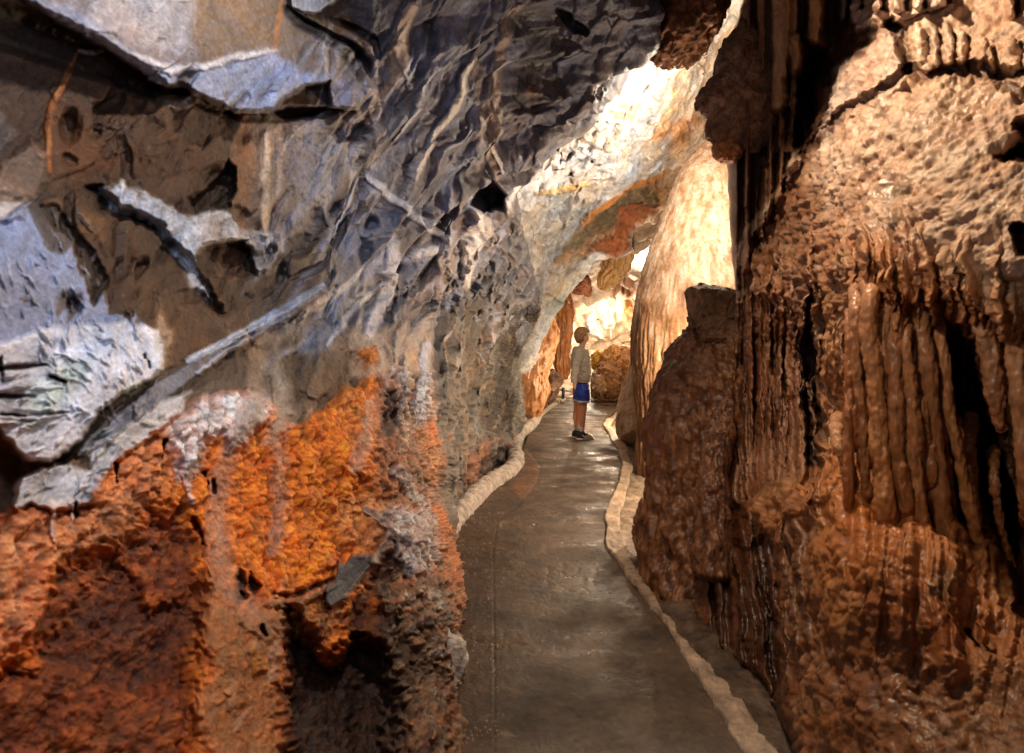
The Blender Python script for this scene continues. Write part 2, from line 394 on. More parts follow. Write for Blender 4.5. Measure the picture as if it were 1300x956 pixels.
# big pale boulder face at the left edge
A.poly([(40,262),(62,290),(86,312),(97,340),(128,384),(136,371),(140,352),(118,320),(92,296),(70,262)], BLACK, -14, 5, 4, .8)
A.poly([(-400,290),(0,280),(16,268),(38,256),(60,290),(84,311),(96,342),(126,386),(136,368),(146,396),(166,406),(172,394),(186,410),(199,420),(204,470),(190,482),(150,502),(120,524),(100,560),(60,586),(28,584),(14,560),(0,540),(-400,580)], (.23,.26,.39), 30, 3, 4, hf=3, tex=.12)
A.poly([(28,258),(40,250),(66,300),(88,312),(72,326),(52,312)], (.10,.095,.12), -6, 6, 5)
A.poly([(-400,440),(0,438),(55,418),(110,412),(165,406),(198,420),(204,470),(190,482),(150,502),(118,526),(100,560),(60,586),(28,582),(12,560),(0,542),(-400,560)], (.68,.66,.70), 8, 5, 6, tex=.22)
A.poly([(30,500),(62,470),(95,452),(112,462),(92,500),(66,530),(40,548)], (.42,.50,.36), 0, 10, 10, .6, tex=.4)
A.poly([(160,486),(186,480),(172,500),(150,504)], (.45,.5,.38), 0, 6, 4, .6)
A.poly([(186,412),(203,420),(206,470),(196,470)], (.80,.78,.82), 4, 3, 3)
for q, wd in (([(-20,470),(20,466),(62,462)], 4), ([(-20,500),(14,502),(42,504)], 3.5), ([(5,525),(30,528)], 3), ([(64,478),(78,484)], 5), ([(3,455),(8,482)], 5), ([(186,450),(190,466)], 2.5)):
    A.stroke(q, wd, (.12,.065,.035), -14, 2, 3, .9)
A.fan(60,190,415,540,70,115,38,2.2,[(.80,.77,.76),(.55,.5,.52),(.42,.4,.42)],7,.55,8,.3)
A.fan(-20,130,290,420,50,110,34,2.6,[(.44,.46,.58),(.22,.23,.32),(.3,.31,.4)],5,.5,9,.4)
A.fan(-20,60,450,550,22,8,50,2.5,[(.6,.58,.62),(.25,.2,.2),(.78,.76,.8)],7,.5,10,.2)
# brown hollow, slate band, white lip above the orange crust
A.poly([(-400,565),(14,562),(30,586),(24,612),(14,645),(-10,680),(-400,760)], (.14,.08,.045), -26, 4, 3, ty='smooth')
A.poly([(205,478),(250,448),(300,432),(345,440),(342,505),(300,500),(250,492),(200,510)], (.09,.055,.035), -8, 6, 6)
A.poly([(92,582),(106,560),(132,538),(165,512),(200,484),(240,459),(285,436),(330,410),(366,388),(397,366),(402,374),(378,396),(330,426),(285,450),(246,480),(205,508),(160,540),(126,566)], (.20,.215,.275), 22, 3, 4, hf=3, tex=.3)
A.stroke([(236,458),(290,432),(335,408),(370,386),(397,364)], [3,5,5,4,2], (.50,.53,.63), 6, 3, 3)
A.stroke([(248,474),(280,452),(312,434)], [2,3,2], (.48,.5,.6), 5, 2, 3)
A.poly([(106,560),(128,552),(140,566),(110,575)], (.09,.075,.08), -4, 4, 4)
A.poly([(14,648),(20,612),(44,596),(92,584),(124,566),(160,540),(206,508),(238,498),(226,526),(196,548),(160,572),(130,600),(112,640),(60,650),(36,640)], (.66,.64,.66), 26, 4, 5, hf=4, tex=.25)
A.fan(20,200,520,640,60,40,30,2.2,[(.8,.78,.8),(.42,.4,.42),(.5,.54,.45)],6,.55,11,.4)
A.poly([(60,584),(110,576),(112,598),(84,592)], (.17,.10,.06), -10, 4, 4)
A.poly([(225,505),(262,488),(330,490),(345,520),(300,500),(250,506)], (.11,.08,.06), 0, 5, 6, .7)
# --- orange nodular crust
crust = [(-400,700),(-5,660),(12,646),(60,650),(108,640),(126,604),(158,572),(196,548),(226,526),(252,506),(300,499),(330,500),(352,520),(372,545),(410,520),(428,502),(455,495),(474,468),(545,470),(548,560),(520,600),(548,640),(576,690),(590,760),(570,870),(575,1100),(-400,1100)]
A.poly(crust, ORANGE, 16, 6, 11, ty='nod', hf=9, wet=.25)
A.poly([(-400,700),(0,655),(20,645),(108,640),(140,590),(196,548),(230,528),(300,500),(340,502),(350,525),(310,560),(290,545),(262,560),(240,600),(225,590),(190,640),(170,650),(150,690),(110,700),(60,720),(44,760),(46,800),(20,830),(-400,900)], (.66,.27,.12), 8, 14, 10, tex=.5)
A.poly([(205,545),(252,506),(300,500),(338,500),(342,520),(312,558),(290,572),(276,548),(256,562),(246,600),(236,612),(228,580),(212,566)], (.82,.78,.80), 6, 6, 8, tex=.45)
for q in ([(234,545),(226,590),(222,612)], [(252,540),(250,560),(232,604),(236,640)], [(300,540),(292,562),(288,575)], [(266,520),(262,552)], [(60,650),(58,690)], [(110,600),(92,640),(88,668)]):
    A.stroke(q, 5, (.78,.74,.77), 7, 3, 4, .8, tex=.3)
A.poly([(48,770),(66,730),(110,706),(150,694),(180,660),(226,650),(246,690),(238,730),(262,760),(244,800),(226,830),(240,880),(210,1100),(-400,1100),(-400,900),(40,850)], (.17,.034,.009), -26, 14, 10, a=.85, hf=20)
A.fan(150,245,590,760,50,80,30,5,[(.60,.20,.03),(.42,.10,.012),(.16,.04,.012)],2,.5,12,.3,f=5,rough=10,ty='nod')
A.fan(50,250,700,960,70,80,30,7,[(.55,.14,.016),(.30,.06,.012),(.07,.018,.008)],0,.6,13,.5,f=7,rough=14)
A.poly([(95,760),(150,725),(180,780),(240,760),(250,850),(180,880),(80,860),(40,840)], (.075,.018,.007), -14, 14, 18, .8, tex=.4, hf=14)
for q, wd in (([(240,660),(252,690)], 5), ([(256,600),(260,614)], 5), ([(270,610),(272,625)], 4), ([(300,725),(303,745),(300,765)], 7), ([(315,730),(318,748),(315,760)], 5), ([(332,795),(334,806)], 4), ([(305,755),(308,762)], 5), ([(205,560),(204,580)], 3), ([(145,590),(140,612)], 4), ([(92,640),(94,655)], 4)):
    A.stroke(q, wd, (.03,.012,.008), -24, 3, 3, .9)
A.poly([(476,600),(505,610),(530,650),(560,662),(600,690),(600,1110),(470,1110),(478,760),(470,700)], (.16,.085,.045), 0, 12, 14, .9, ty='nod', tex=.35)
A.poly([(375,546),(410,520),(428,502),(455,495),(472,515),(478,560),(470,600),(440,622),(452,645),(440,690),(425,712),(390,745),(346,762),(350,700),(362,600)], (.78,.20,.013), 10, 8, 12, ty='nod', tex=.12)
A.poly([(420,500),(460,495),(474,520),(474,560),(440,560)], (.5,.22,.07), 0, 12, 10, .6, tex=.5)
A.fan(370,470,520,740,50,80,16,4,[(.10,.025,.008),(.72,.30,.08),(.34,.08,.01)],3,.6,14,.5,f=4,rough=9,ty='nod')
A.poly([(420,640),(470,620),(486,660),(470,690),(432,700)], (.60,.27,.09), 4, 10, 8, .7, tex=.3)
# dull drip veils over the crust
for q, w, c in (([(335,440),(330,480),(322,520),(300,556)], [16,18,15,10], TAN), ([(318,530),(292,560),(276,610),(270,680),(282,740),(312,780),(340,800)], [7,8,12,14,15,16,10], (.34,.235,.18)),
                ([(355,505),(352,560),(352,620),(350,680),(345,700)], [9,8,9,10,6], (.36,.255,.20)), ([(350,470),(356,490),(360,530),(340,560)], [6,10,12,6], (.40,.31,.24)),
                ([(393,450),(392,490),(386,530)], [5,6,3], (.38,.27,.19)), ([(470,350),(440,420),(410,460),(395,500)], [3,6,6,4], (.30,.21,.15)),
                ([(470,515),(462,560),(450,592)], [5,7,8], (.42,.34,.28))):
    A.stroke(q, w, c, 9, 9, 9, .8, ty='smooth', tex=.45)
A.poly([(372,450),(430,450),(480,440),(440,470),(420,500),(385,520),(372,500)], (.12,.075,.045), -6, 8, 8, tex=.4)
A.poly([(262,720),(280,766),(310,785),(352,776),(363,800),(358,872),(366,1100),(230,1100),(262,960),(238,900),(268,850),(250,800)], (.36,.17,.075), 16, 14, 10, .9, ty='smooth', tex=.35, hf=14)
A.fan(255,350,780,960,20,75,40,7,[(.5,.26,.13),(.30,.12,.045),(.55,.36,.26)],6,.6,15,.3,ty='smooth')
A.poly([(318,818),(330,828),(336,850),(322,858),(315,836)], (.52,.20,.04), 7, 4, 3)

A.poly([(361,772),(372,800),(392,812),(404,836),(420,842),(446,812),(480,830),(500,880),(490,960),(470,1100),(364,1100),(357,900)], (.045,.018,.009), -75, 12, 14, hf=16, ty='nod')  # dark hollow, its shade painted into the near-black colour
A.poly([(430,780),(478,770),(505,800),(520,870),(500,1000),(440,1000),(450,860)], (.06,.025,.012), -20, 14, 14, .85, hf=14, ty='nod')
A.stroke([(342,755),(372,757),(400,746),(424,736)], 3, (.12,.07,.05), -16, 2, 2, .9)
A.stroke([(330,768),(372,768),(404,752),(430,740)], 5, (.46,.25,.14), 10, 4, 3, .8)
A.poly([(350,765),(430,745),(440,760),(420,800),(402,832),(384,824),(368,800),(352,790)], (.24,.10,.03), 6, 6, 8, ty='nod', tex=.4)
A.poly([(412,742),(424,738),(430,712),(436,718),(446,705),(472,704),(480,716),(462,728),(440,758),(420,772),(412,764)], (.085,.08,.082), 22, 3, 2, hf=3, ty='smooth')
A.stroke([(476,712),(488,690),(494,676),(480,660),(462,646)], [5,4,4,3,3], (.40,.33,.29), 12, 4, 3, .9, ty='smooth')
A.stroke([(440,755),(460,735),(470,720)], 4, (.32,.25,.2), 8, 3, 2)
# right-hand lump
A.poly([(484,700),(496,680),(520,690),(520,730),(500,745),(470,760),(450,800),(440,770),(470,740)], (.06,.025,.012), -14, 6, 6, .85)
A.poly([(482,650),(505,640),(545,668),(560,700),(545,725),(520,735),(502,714),(494,680)], (.48,.40,.37), 16, 8, 10, ty='nod', tex=.35)
A.poly([(548,672),(566,682),(580,710),(582,745),(572,760),(560,740),(556,710)], (.40,.13,.035), 12, 5, 5, ty='nod', tex=.35)
A.poly([(480,745),(560,735),(575,780),(570,860),(560,1100),(482,1100),(480,830)], (.12,.07,.04), 14, 8, 10, ty='nod', tex=.3)
for x, y, r, c in ((512,762,9,(.52,.38,.27)),(528,754,7,(.40,.25,.14)),(548,756,9,(.42,.35,.28)),(556,772,7,(.45,.36,.28)),(505,772,6,(.5,.3,.2)),(536,790,10,(.24,.2,.17)),(520,800,7,(.34,.28,.24)),(500,742,8,(.35,.14,.05)),(562,740,6,(.5,.2,.06)),(552,830,8,(.3,.26,.22))):
    A.stroke([(x-r*.6,y+1),(x,y-1),(x+r*.6,y+1)], [r*.5,r*.8,r*.5], c, 9, 4, 5, .8, tex=.3)
A.fan(480,580,690,960,60,60,14,4,[(.35,.18,.08),(.05,.03,.02),(.28,.24,.2),(.42,.14,.04)],9,.55,16,.8,ty='nod')
# --- rough strip above the lump, brown/grey veils in the middle
A.poly([(474,470),(545,470),(548,520),(535,560),(548,600),(560,650),(520,640),(480,600),(478,540)], (.24,.13,.08), -4, 8, 8, ty='nod', tex=.3)
A.poly([(440,415),(480,420),(545,410),(548,470),(500,472),(470,480),(448,478)], (.47,.33,.23), 6, 8, 8, ty='smooth', tex=.3)
A.poly([(452,446),(476,440),(478,462),(462,470)], (.48,.15,.02), 0, 5, 5, ty='nod')
A.fan(480,545,440,560,40,72,60,5,[(.50,.46,.47),(.42,.36,.34),(.34,.25,.2),(.6,.56,.56)],9,.6,17,.15)
A.stroke([(540,440),(532,490),(528,530)], [6,8,6], (.44,.45,.54), 10, 4, 3, .9)
A.stroke([(518,470),(510,520),(506,590)], [4,5,4], (.42,.31,.23), 8, 3, 3, .8)
A.poly([(480,505),(496,500),(502,540),(488,560),(478,545)], (.07,.03,.02), -16, 5, 6)
A.poly([(476,570),(500,560),(510,600),(520,640),(500,640),(478,610)], (.30,.10,.03), 0, 6, 8, .8, ty='nod', tex=.3)
A.stroke([(500,600),(530,640),(548,665)], [6,7,4], (.42,.36,.34), 10, 4, 3, .85)
A.poly([(520,540),(545,550),(560,590),(548,620),(530,600)], (.42,.17,.05), 6, 5, 6, .85, ty='nod', tex=.35)
# mid-wall seams, and one lit slab edge painted pale
mid = [(.30,.31,.38),(.14,.12,.12),(.34,.29,.27),(.07,.06,.065),(.20,.15,.11)]
A.fan(380,640,60,430,240,57,80,4.5,mid,3,.55,18,.2,f=4,rough=12,long=True,tex=.4)
A.fan(470,820,-10,230,170,52,80,4,[(.17,.17,.21),(.07,.065,.075),(.13,.10,.08),(.22,.22,.26)],2,.5,19,.25,f=4,rough=12,long=True,tex=.4)
A.fan(400,560,200,420,60,75,50,5,[(.44,.42,.47),(.17,.17,.21),(.33,.24,.18)],3,.55,20,.3,f=4,rough=12,long=True,tex=.4)
A.poly([(430,322),(448,292),(480,262),(500,268),(498,292),(462,322),(444,328)], (.155,.165,.22), -8, 4, 5)
A.poly([(408,290),(430,270),(446,262),(440,300),(428,318),(412,310)], (.07,.055,.05), -16, 4, 4)
A.poly([(360,308),(385,295),(396,305),(380,325),(362,328)], (.06,.04,.03), -14, 5, 4)
A.poly([(524,352),(546,322),(550,340),(540,358),(530,360)], (.085,.075,.08), -18, 3, 3)
A.poly([(456,402),(478,352),(502,366),(486,410),(465,416)], (.11,.11,.14), -14, 5, 5)
A.poly([(500,330),(520,310),(528,322),(512,340)], (.14,.14,.17), -8, 4, 4)
A.poly([(388,410),(402,384),(432,376),(444,396),(434,410),(420,440),(398,452),(380,448)], (.20,.22,.28), -4, 5, 6, tex=.3)
A.stroke([(372,408),(395,388),(418,370)], [3,5,4], (.58,.49,.43), 9, 3, 3)
for q, w, c, h in (([(474,225),(500,252),(530,278),(566,303)], [4,5,5,4], (.47,.46,.52), 10), ([(566,302),(540,318),(512,332),(484,346)], [4,5,5,4], (.62,.60,.64), 10),
                ([(500,300),(494,340),(484,380),(468,420)], [6,8,9,8], (.45,.43,.48), 9), ([(455,230),(440,270),(420,300)], [3,4,3], (.42,.44,.52), 8), ([(470,60),(468,110),(476,150),(482,215)], [10,8,6,5], (.32,.25,.21), 8),
                ([(520,10),(508,50),(500,90),(480,120)], [10,14,9,5], (.37,.28,.22), 10), ([(462,95),(452,130),(440,165)], [8,9,8], (.33,.24,.18), 6), ([(502,60),(510,85),(516,108)], [5,4,3], (.46,.38,.33), 8),
                ([(600,85),(588,100),(570,132),(552,160),(538,190),(522,222)], [3,4,4.5,3.5,3,2.5], (.68,.61,.56), 9), ([(548,82),(528,120),(514,150),(504,178)], [1,2,2.5,1.5], (.55,.54,.57), 6),
                ([(655,8),(638,80),(624,150),(622,200),(632,250)], [4,9,10,8,6], (.30,.22,.17), 8), ([(634,92),(628,150),(630,215)], [2,3,2], (.47,.38,.32), 5), ([(608,82),(612,130),(604,190),(590,245)], [6,5,8,10], (.26,.20,.16), 4),
                ([(586,258),(572,310),(545,368),(524,410),(505,445)], [8,13,17,18,20], (.35,.25,.19), 14), ([(560,300),(548,340),(530,380)], [3,3,3], (.52,.40,.33), 5),
                ([(606,272),(598,295),(588,325),(584,362)], [7,7.5,7,4], (.76,.69,.64), 26), ([(616,276),(606,310),(592,350)], [2,3,1.5], (.62,.54,.47), 14), ([(580,352),(562,372),(545,392)], [6,5,3], (.26,.17,.12), 14),
                ([(708,192),(682,215),(655,244),(640,264)], [1,2.4,3,2], (.66,.63,.62), 8), ([(760,112),(720,150),(690,180),(672,215)], [3,6,6,3], (.22,.18,.155), 8), ([(790,30),(770,70),(745,120)], [8,9,6], (.22,.17,.14), 7),  # pale first streak paints the slab's lit edge highlight
                ([(566,372),(560,400),(552,440),(548,480)], [5,6,4,3], (.035,.032,.036), -14), ([(590,358),(578,372),(566,384)], [3,6,6], (.04,.04,.045), -16), ([(710,14),(725,26),(742,36)], [4,8,4], (.03,.028,.03), -24),
                ([(640,262),(632,240),(628,218)], [3,4,3], (.42,.33,.26), 8)):
    A.stroke(q, w, c, h, 3, 4, .9, tex=.15)
A.poly([(658,14),(690,10),(722,16),(718,50),(708,80),(712,110),(704,136),(680,140),(648,136),(652,90),(656,60)], (.085,.068,.055), -10, 4, 5, .9, tex=.25)
A.poly([(664,112),(682,112),(680,122),(668,122)], (.34,.13,.04), 2, 4, 5, .8, tex=.4)
A.poly([(540,20),(570,10),(590,60),(560,90),(530,80)], (.19,.18,.20), 3, 8, 8, .7)
A.poly([(546,35),(560,20),(552,60),(544,64)], (.07,.055,.045), -12, 5, 4)
A.poly([(612,214),(626,228),(640,246),(638,262),(622,268),(602,264),(606,248),(614,236)], (.02,.018,.017), -90, 2.5, 2, hf=3)
A.stroke([(605,262),(622,268),(638,266)], 2, (.16,.14,.12), 12, 2, 1)
A.stroke([(616,310),(632,312),(648,320)], [1.5,3,1.5], (.44,.31,.22), 9, 2, 2)
A.poly([(596,336),(620,322),(640,330),(652,350),(630,362),(600,356)], (.05,.042,.038), -12, 5, 7, .85)
A.stroke([(644,356),(655,366),(668,380)], 1.6, (.5,.42,.36), 8, 1.5, 1)
A.poly([(640,262),(700,230),(720,330),(690,400),(640,390),(622,320)], (.17,.155,.15), 0, 8, 8, .7, tex=.3)
A.fan(552,690,300,640,420,78,44,2.2,[(.22,.18,.14),(.03,.027,.025),(.13,.11,.09),(.32,.27,.22),(.20,.12,.06)],8,.6,21,.28,rough=6)
A.fan(555,650,560,680,60,70,26,3,[(.30,.12,.04),(.05,.04,.035),(.3,.24,.2)],8,.6,22,.4)
A.poly([(590,575),(612,560),(622,590),(605,620),(590,610)], (.20,.07,.025), 0, 5, 6, .8, tex=.3)
A.poly([(600,590),(630,570),(650,575),(640,592),(610,612)], (.025,.02,.018), -22, 5, 6, .85)
A.poly([(545,415),(560,400),(562,470),(556,520),(545,500)], (.04,.036,.036), -6, 5, 5, .8)
A.fan(300,620,130,480,90,56,150,5,[(.42,.43,.52),(.20,.21,.28),(.06,.055,.065),(.36,.29,.24),(.14,.10,.075),(.58,.57,.62)],5,.7,41,.13,f=4,rough=16,long=True,tex=.5)
A.fan(470,800,-30,240,60,53,150,6,[(.18,.18,.22),(.06,.055,.065),(.15,.11,.085),(.28,.28,.32)],3,.65,42,.12,f=5,rough=14,long=True,tex=.5)
A.fan(330,560,280,440,40,62,70,7,[(.10,.09,.10),(.08,.06,.05)],-22,.75,43,.25,f=4,rough=12,long=True)
A.fan(340,620,90,460,50,57,110,1.6,[(.78,.75,.76),(.66,.60,.56)],4,.85,44,.2,f=2,rough=14,long=True,tex=.6)
A.fan(60,330,130,420,46,62,60,8,[(.03,.017,.01),(.05,.028,.015)],-16,.6,45,.4,f=8,rough=14,long=True)
for q in ([(123,240),(148,233),(162,238),(200,260),(240,276),(278,268),(300,290),(345,298)], [(245,124),(300,143),(336,143),(362,136)]):
    A.stroke(q, 1.6, (.66,.68,.75), 1, 3, 4, .5, tex=.5)
# --- crag relief in metres
yz = A.B.copy(); c5, s5 = math.cos(.95), math.sin(.95)
Q = np.stack([yz[..., 0]*1.1, (yz[..., 1]*c5+yz[..., 2]*s5)*.42, -yz[..., 1]*s5+yz[..., 2]*c5], -1)
wq = Q+.05*np.stack([perlin(Q*6, 3), perlin(Q*6, 4), perlin(Q*6, 5)], -1)
_, _, fa = worley(wq*5.5, 1, want_facet=True)
f1, f2, fb = worley(wq*17, 2, want_facet=True)
Q3 = np.stack([yz[..., 0], (yz[..., 1]*c5+yz[..., 2]*s5)*.16, -yz[..., 1]*s5+yz[..., 2]*c5], -1)
Q4 = yz*np.array([1, 1, .28], f32)
slab = 0.96*ss((A.U-310)/90.)*ss((400-A.V-(A.U-500)*.45)/80.); pil = ss((A.U-535)/25.)*ss((A.V-290)/50.)
st3 = fbm(Q3*13, 4, 61, .6, True); st4 = fbm(Q4*9+.15*perlin(yz*9, 3)[..., None], 5, 62, .62, True)
big2 = worley(Q3*np.array([1.8, 9, 4.5], f32)+.08*perlin(Q*5, 6)[..., None], 25)[0]
big = 1.2*fbm(Q3*np.array([1.6, 6, 4.2], f32), 3, 21, .5)
rock = .020*fa*(1-.35*slab)+.0065*fb*(1-.8*slab)+.012*fbm(Q*7, 4, 8, .55, True)*(1-.88*slab)+.0035*fbm(yz*55, 3, 9, .6)*(1-.3*slab)+.004*st3*slab+(.05*big+.10*(big2-.45))*np.maximum(slab, .35)+.022*st4*pil
g1, g2, _ = worley(yz*34+.45*perlin(yz*24, 2)[..., None], 3); k1, _, _ = worley(yz*78+.3*perlin(yz*50, 2)[..., None], 4); j1, _, _ = worley(yz*12+.5*perlin(yz*12, 6)[..., None], 8)
nod = .019*(.7-g1)+.0085*(.6-k1)+.030*(.7-j1)+.024*fbm(yz*9, 4, 12)-.045*np.clip(fbm(yz*22, 4, 14, .6)-.12, 0, 1)+.010*fbm(yz*26, 4, 15, .6, True)
smo = .014*fbm(yz*np.array([9, 9, 3.5], f32), 4, 16)+.003*fbm(yz*60, 3, 17)
zsc = np.clip(A.D/2.2, .75, 1.6)
disp = (A.T['rock']*rock+A.T['nod']*nod+A.T['smooth']*smo+A.T['scale']*smo)*zsc
# mineral grain; on the crust, highlights on lumps and shade in pits painted in
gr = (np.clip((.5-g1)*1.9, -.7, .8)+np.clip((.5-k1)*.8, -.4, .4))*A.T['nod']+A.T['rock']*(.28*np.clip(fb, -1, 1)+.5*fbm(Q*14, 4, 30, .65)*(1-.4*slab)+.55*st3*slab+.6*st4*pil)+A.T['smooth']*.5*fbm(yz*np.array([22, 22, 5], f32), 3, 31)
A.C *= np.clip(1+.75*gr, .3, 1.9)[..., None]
hue = fbm(yz*4, 4, 33)[..., None]*np.array([.35, 0, -.4], f32)
A.C *= 1+hue*(A.T['rock']+A.T['smooth'])[..., None]*.8
hv = np.clip(fbm(yz*16, 4, 35), -1, 1)[..., None]
A.C *= 1+A.T['nod'][..., None]*hv*np.array([.5, .9, 1.1], f32)
sl3 = (ss((A.U-300)/90.)*ss((455-A.V-(A.U-560)*.25)/70.)*(1-A.T['nod']))[..., None]
A.C *= 1+sl3*(np.array([.66, .74, .92], f32)-1)
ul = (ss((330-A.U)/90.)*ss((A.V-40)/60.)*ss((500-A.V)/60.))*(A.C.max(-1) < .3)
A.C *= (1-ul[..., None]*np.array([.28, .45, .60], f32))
A.Wt = np.clip(A.Wt+.5*sl3[..., 0]*ss(.5+1.5*fbm(yz*6, 3, 66)), 0, 1)
for q, w, c in (([(603,82),(588,104),(570,134),(552,162),(538,190),(520,226)], [2,3.6,4.2,3.6,3,2], (.74,.68,.63)), ([(548,82),(528,120),(514,150),(504,178)], [1,2,2.4,1.4], (.66,.66,.70)), ([(708,192),(682,215),(655,244),(640,262)], [1,2.2,2.8,2], (.74,.72,.72)),  # last pale streak here repeats the painted edge highlight
                ([(474,225),(500,252),(530,278),(566,303)], [3,4.5,4.5,3], (.56,.57,.66)), ([(566,302),(540,318),(512,332),(484,346)], [3,4.5,5,3], (.68,.67,.73)), ([(500,300),(494,340),(484,380),(466,425)], [4,7,8,5], (.54,.53,.61)), ([(455,230),(440,270),(420,300)], [2,3,2], (.55,.58,.68)),
                ([(606,272),(598,295),(588,325),(584,362)], [6,7.5,7,4], (.78,.72,.67)), ([(616,276),(606,310),(592,350)], [1.6,2.6,1.5], (.68,.6,.53)), ([(655,8),(638,80),(624,150),(622,200)], [3,7,8,5], (.34,.25,.19)), ([(395,395),(430,372),(462,340)], [3,5,3], (.60,.58,.60)), ([(412,440),(440,405),(470,372)], [2,4,2], (.58,.60,.68)), ([(520,10),(508,50),(500,90),(480,120)], [8,12,8,4], (.42,.32,.25))):
    A.stroke(q, w, c, 0, 2.5, 4, .85, tex=.4, long=True)
clipA = jag([(-420,-170),(852,-170),(848,-20),(840,30),(832,62),(800,95),(772,122),(745,152),(700,197),(655,246),(664,300),(676,350),(684,398),(672,440),(656,456),(660,500),(664,535),(652,562),(640,590),(600,634),(575,690),(585,720),(590,770),(578,800),(590,880),(600,1110),(-420,1110)], 2.2, 8, 4)
rockM = rock_mat('craggy_limestone', 75., .45, .004, (.38, .85), .38, fleck=.12)
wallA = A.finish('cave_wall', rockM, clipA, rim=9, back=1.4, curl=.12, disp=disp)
tag(wallA, kind='structure')
# ================================================================== solid bodies
def tube(name, pts, nt=96, ns=240, flute=None, disp=None, colf=None, mat=None, parent=None, kd=1., caps=True, origin=None, wet=.5):
    """closed body along a line: pts = (px, py, d, half-width px); round in plan, kd = depth/width"""
    c = np.array(curve(pts, ns)); w = W3(c[:, 0], c[:, 1], c[:, 2]); r = np.abs(c[:, 3])/F*c[:, 2]
    if caps:
        e = np.linspace(0, 1, 8); 
        r[:8] *= np.sqrt(1-(1-e)**2)*.98+.02; r[-8:] *= (np.sqrt(1-(1-e)**2)*.98+.02)[::-1]
    th = np.linspace(0, 2*math.pi, nt, endpoint=False)
    tg = np.gradient(w, axis=0); tg /= np.linalg.norm(tg, axis=1)[:, None]+1e-9
    Y = np.array([0, 1., 0]); X = np.cross(Y[None], tg); X /= np.linalg.norm(X, axis=1)[:, None]; Yl = np.cross(tg, X)
    T, Sg = np.meshgrid(th, np.linspace(0, 1, ns))
    N = X[:, None]*np.cos(T)[..., None]+Yl[:, None]*np.sin(T)[..., None]*kd
    P = (w[:, None]+N*r[:, None, None]).astype(f32)
    n = (N/np.linalg.norm(N, axis=-1)[..., None]).astype(f32)
    if disp is not None: P = P+n*(disp(P, T, Sg, r[:, None]))[..., None].astype(f32)
    C = colf(P, T, Sg).astype(f32) if colf is not None else None
    top = P[0].mean(0); bot = P[-1].mean(0)
    o = origin if origin is not None else Vector(bot.tolist())
    ob = mesh_grid(name, P, None if C is None else np.clip(C, .004, .9), np.full(P.shape[:2], wet, f32), None, mat, parent, wrap=True, origin=o)
    bm = None
    return ob
def puff(name, outline, d, dr, mat, colf=None, disp=None, parent=None, nu=220, nv=110, power=1., wet=.4, origin=None, lean=0.):
    """closed boulder whose broad side has the given outline; dr = half thickness (m)"""
    P2 = np.array(outline, float); cx, cy = P2.mean(0); a = np.arctan2(P2[:, 1]-cy, P2[:, 0]-cx); r = np.hypot(P2[:, 0]-cx, P2[:, 1]-cy)
    o = np.argsort(a); a, r = a[o], r[o]
    th = np.linspace(-math.pi, math.pi, nu, endpoint=False)
    R = np.interp(th, np.r_[a-2*math.pi, a, a+2*math.pi], np.r_[r, r, r])
    ph = np.linspace(-math.pi/2, math.pi/2, nv)
    cu = np.cos(ph)**power; sn = np.sin(ph)
    PX = cx+R[None]*np.cos(th)[None]*cu[:, None]; PY = cy+R[None]*np.sin(th)[None]*cu[:, None]
    D = d+dr*sn[:, None]+0*PX + lean*(PY-cy)/F*d
    P = W3(PX, PY, np.full_like(PX, d)).astype(f32); P[..., 1] = D
    c = P.reshape(-1, 3).mean(0); n = P-c; n /= np.linalg.norm(n, axis=-1)[..., None]
    if disp is not None: P = P+n*disp(P)[..., None].astype(f32)
    C = colf(P).astype(f32) if colf is not None else None
    zmin = float(P[..., 2].min())
    o = origin if origin is not None else Vector((float(c[0]), float(c[1]), zmin))
    return mesh_grid(name, P, None if C is None else np.clip(C, .004, .9), np.full(P.shape[:2], wet, f32), None, mat, parent, wrap=True, origin=o)
def mixc(cols, t):
    """piecewise colour ramp, t in 0..1"""
    cols = np.array(cols, f32); x = np.clip(t, 0, .9999)*(len(cols)-1); i = x.astype(int); f = (x-i)[..., None]
    return cols[i]*(1-f)+cols[i+1]*f
def lump(P, s, seed): return (.7-worley(P*s, seed)[0])
def craggy(P, amp, s, seed):
    return amp*(worley(P*s+.3*perlin(P*s*1.3, seed)[..., None], seed, want_facet=True)[2]*1.0+.35*worley(P*s*3, seed+1, want_facet=True)[2]+.5*fbm(P*s*2, 4, seed, .6))
flowM = rock_mat('wet_flowstone', 110., .22, .002, (.28, .66), .20, spec=.55)
dryM = rock_mat('dry_rock', 40., .55, .008, (.45, .9), .45, fleck=.1)
veinM = rock_mat('dripstone', 60., .4, .004, (.22, .7), .34, spec=.55)

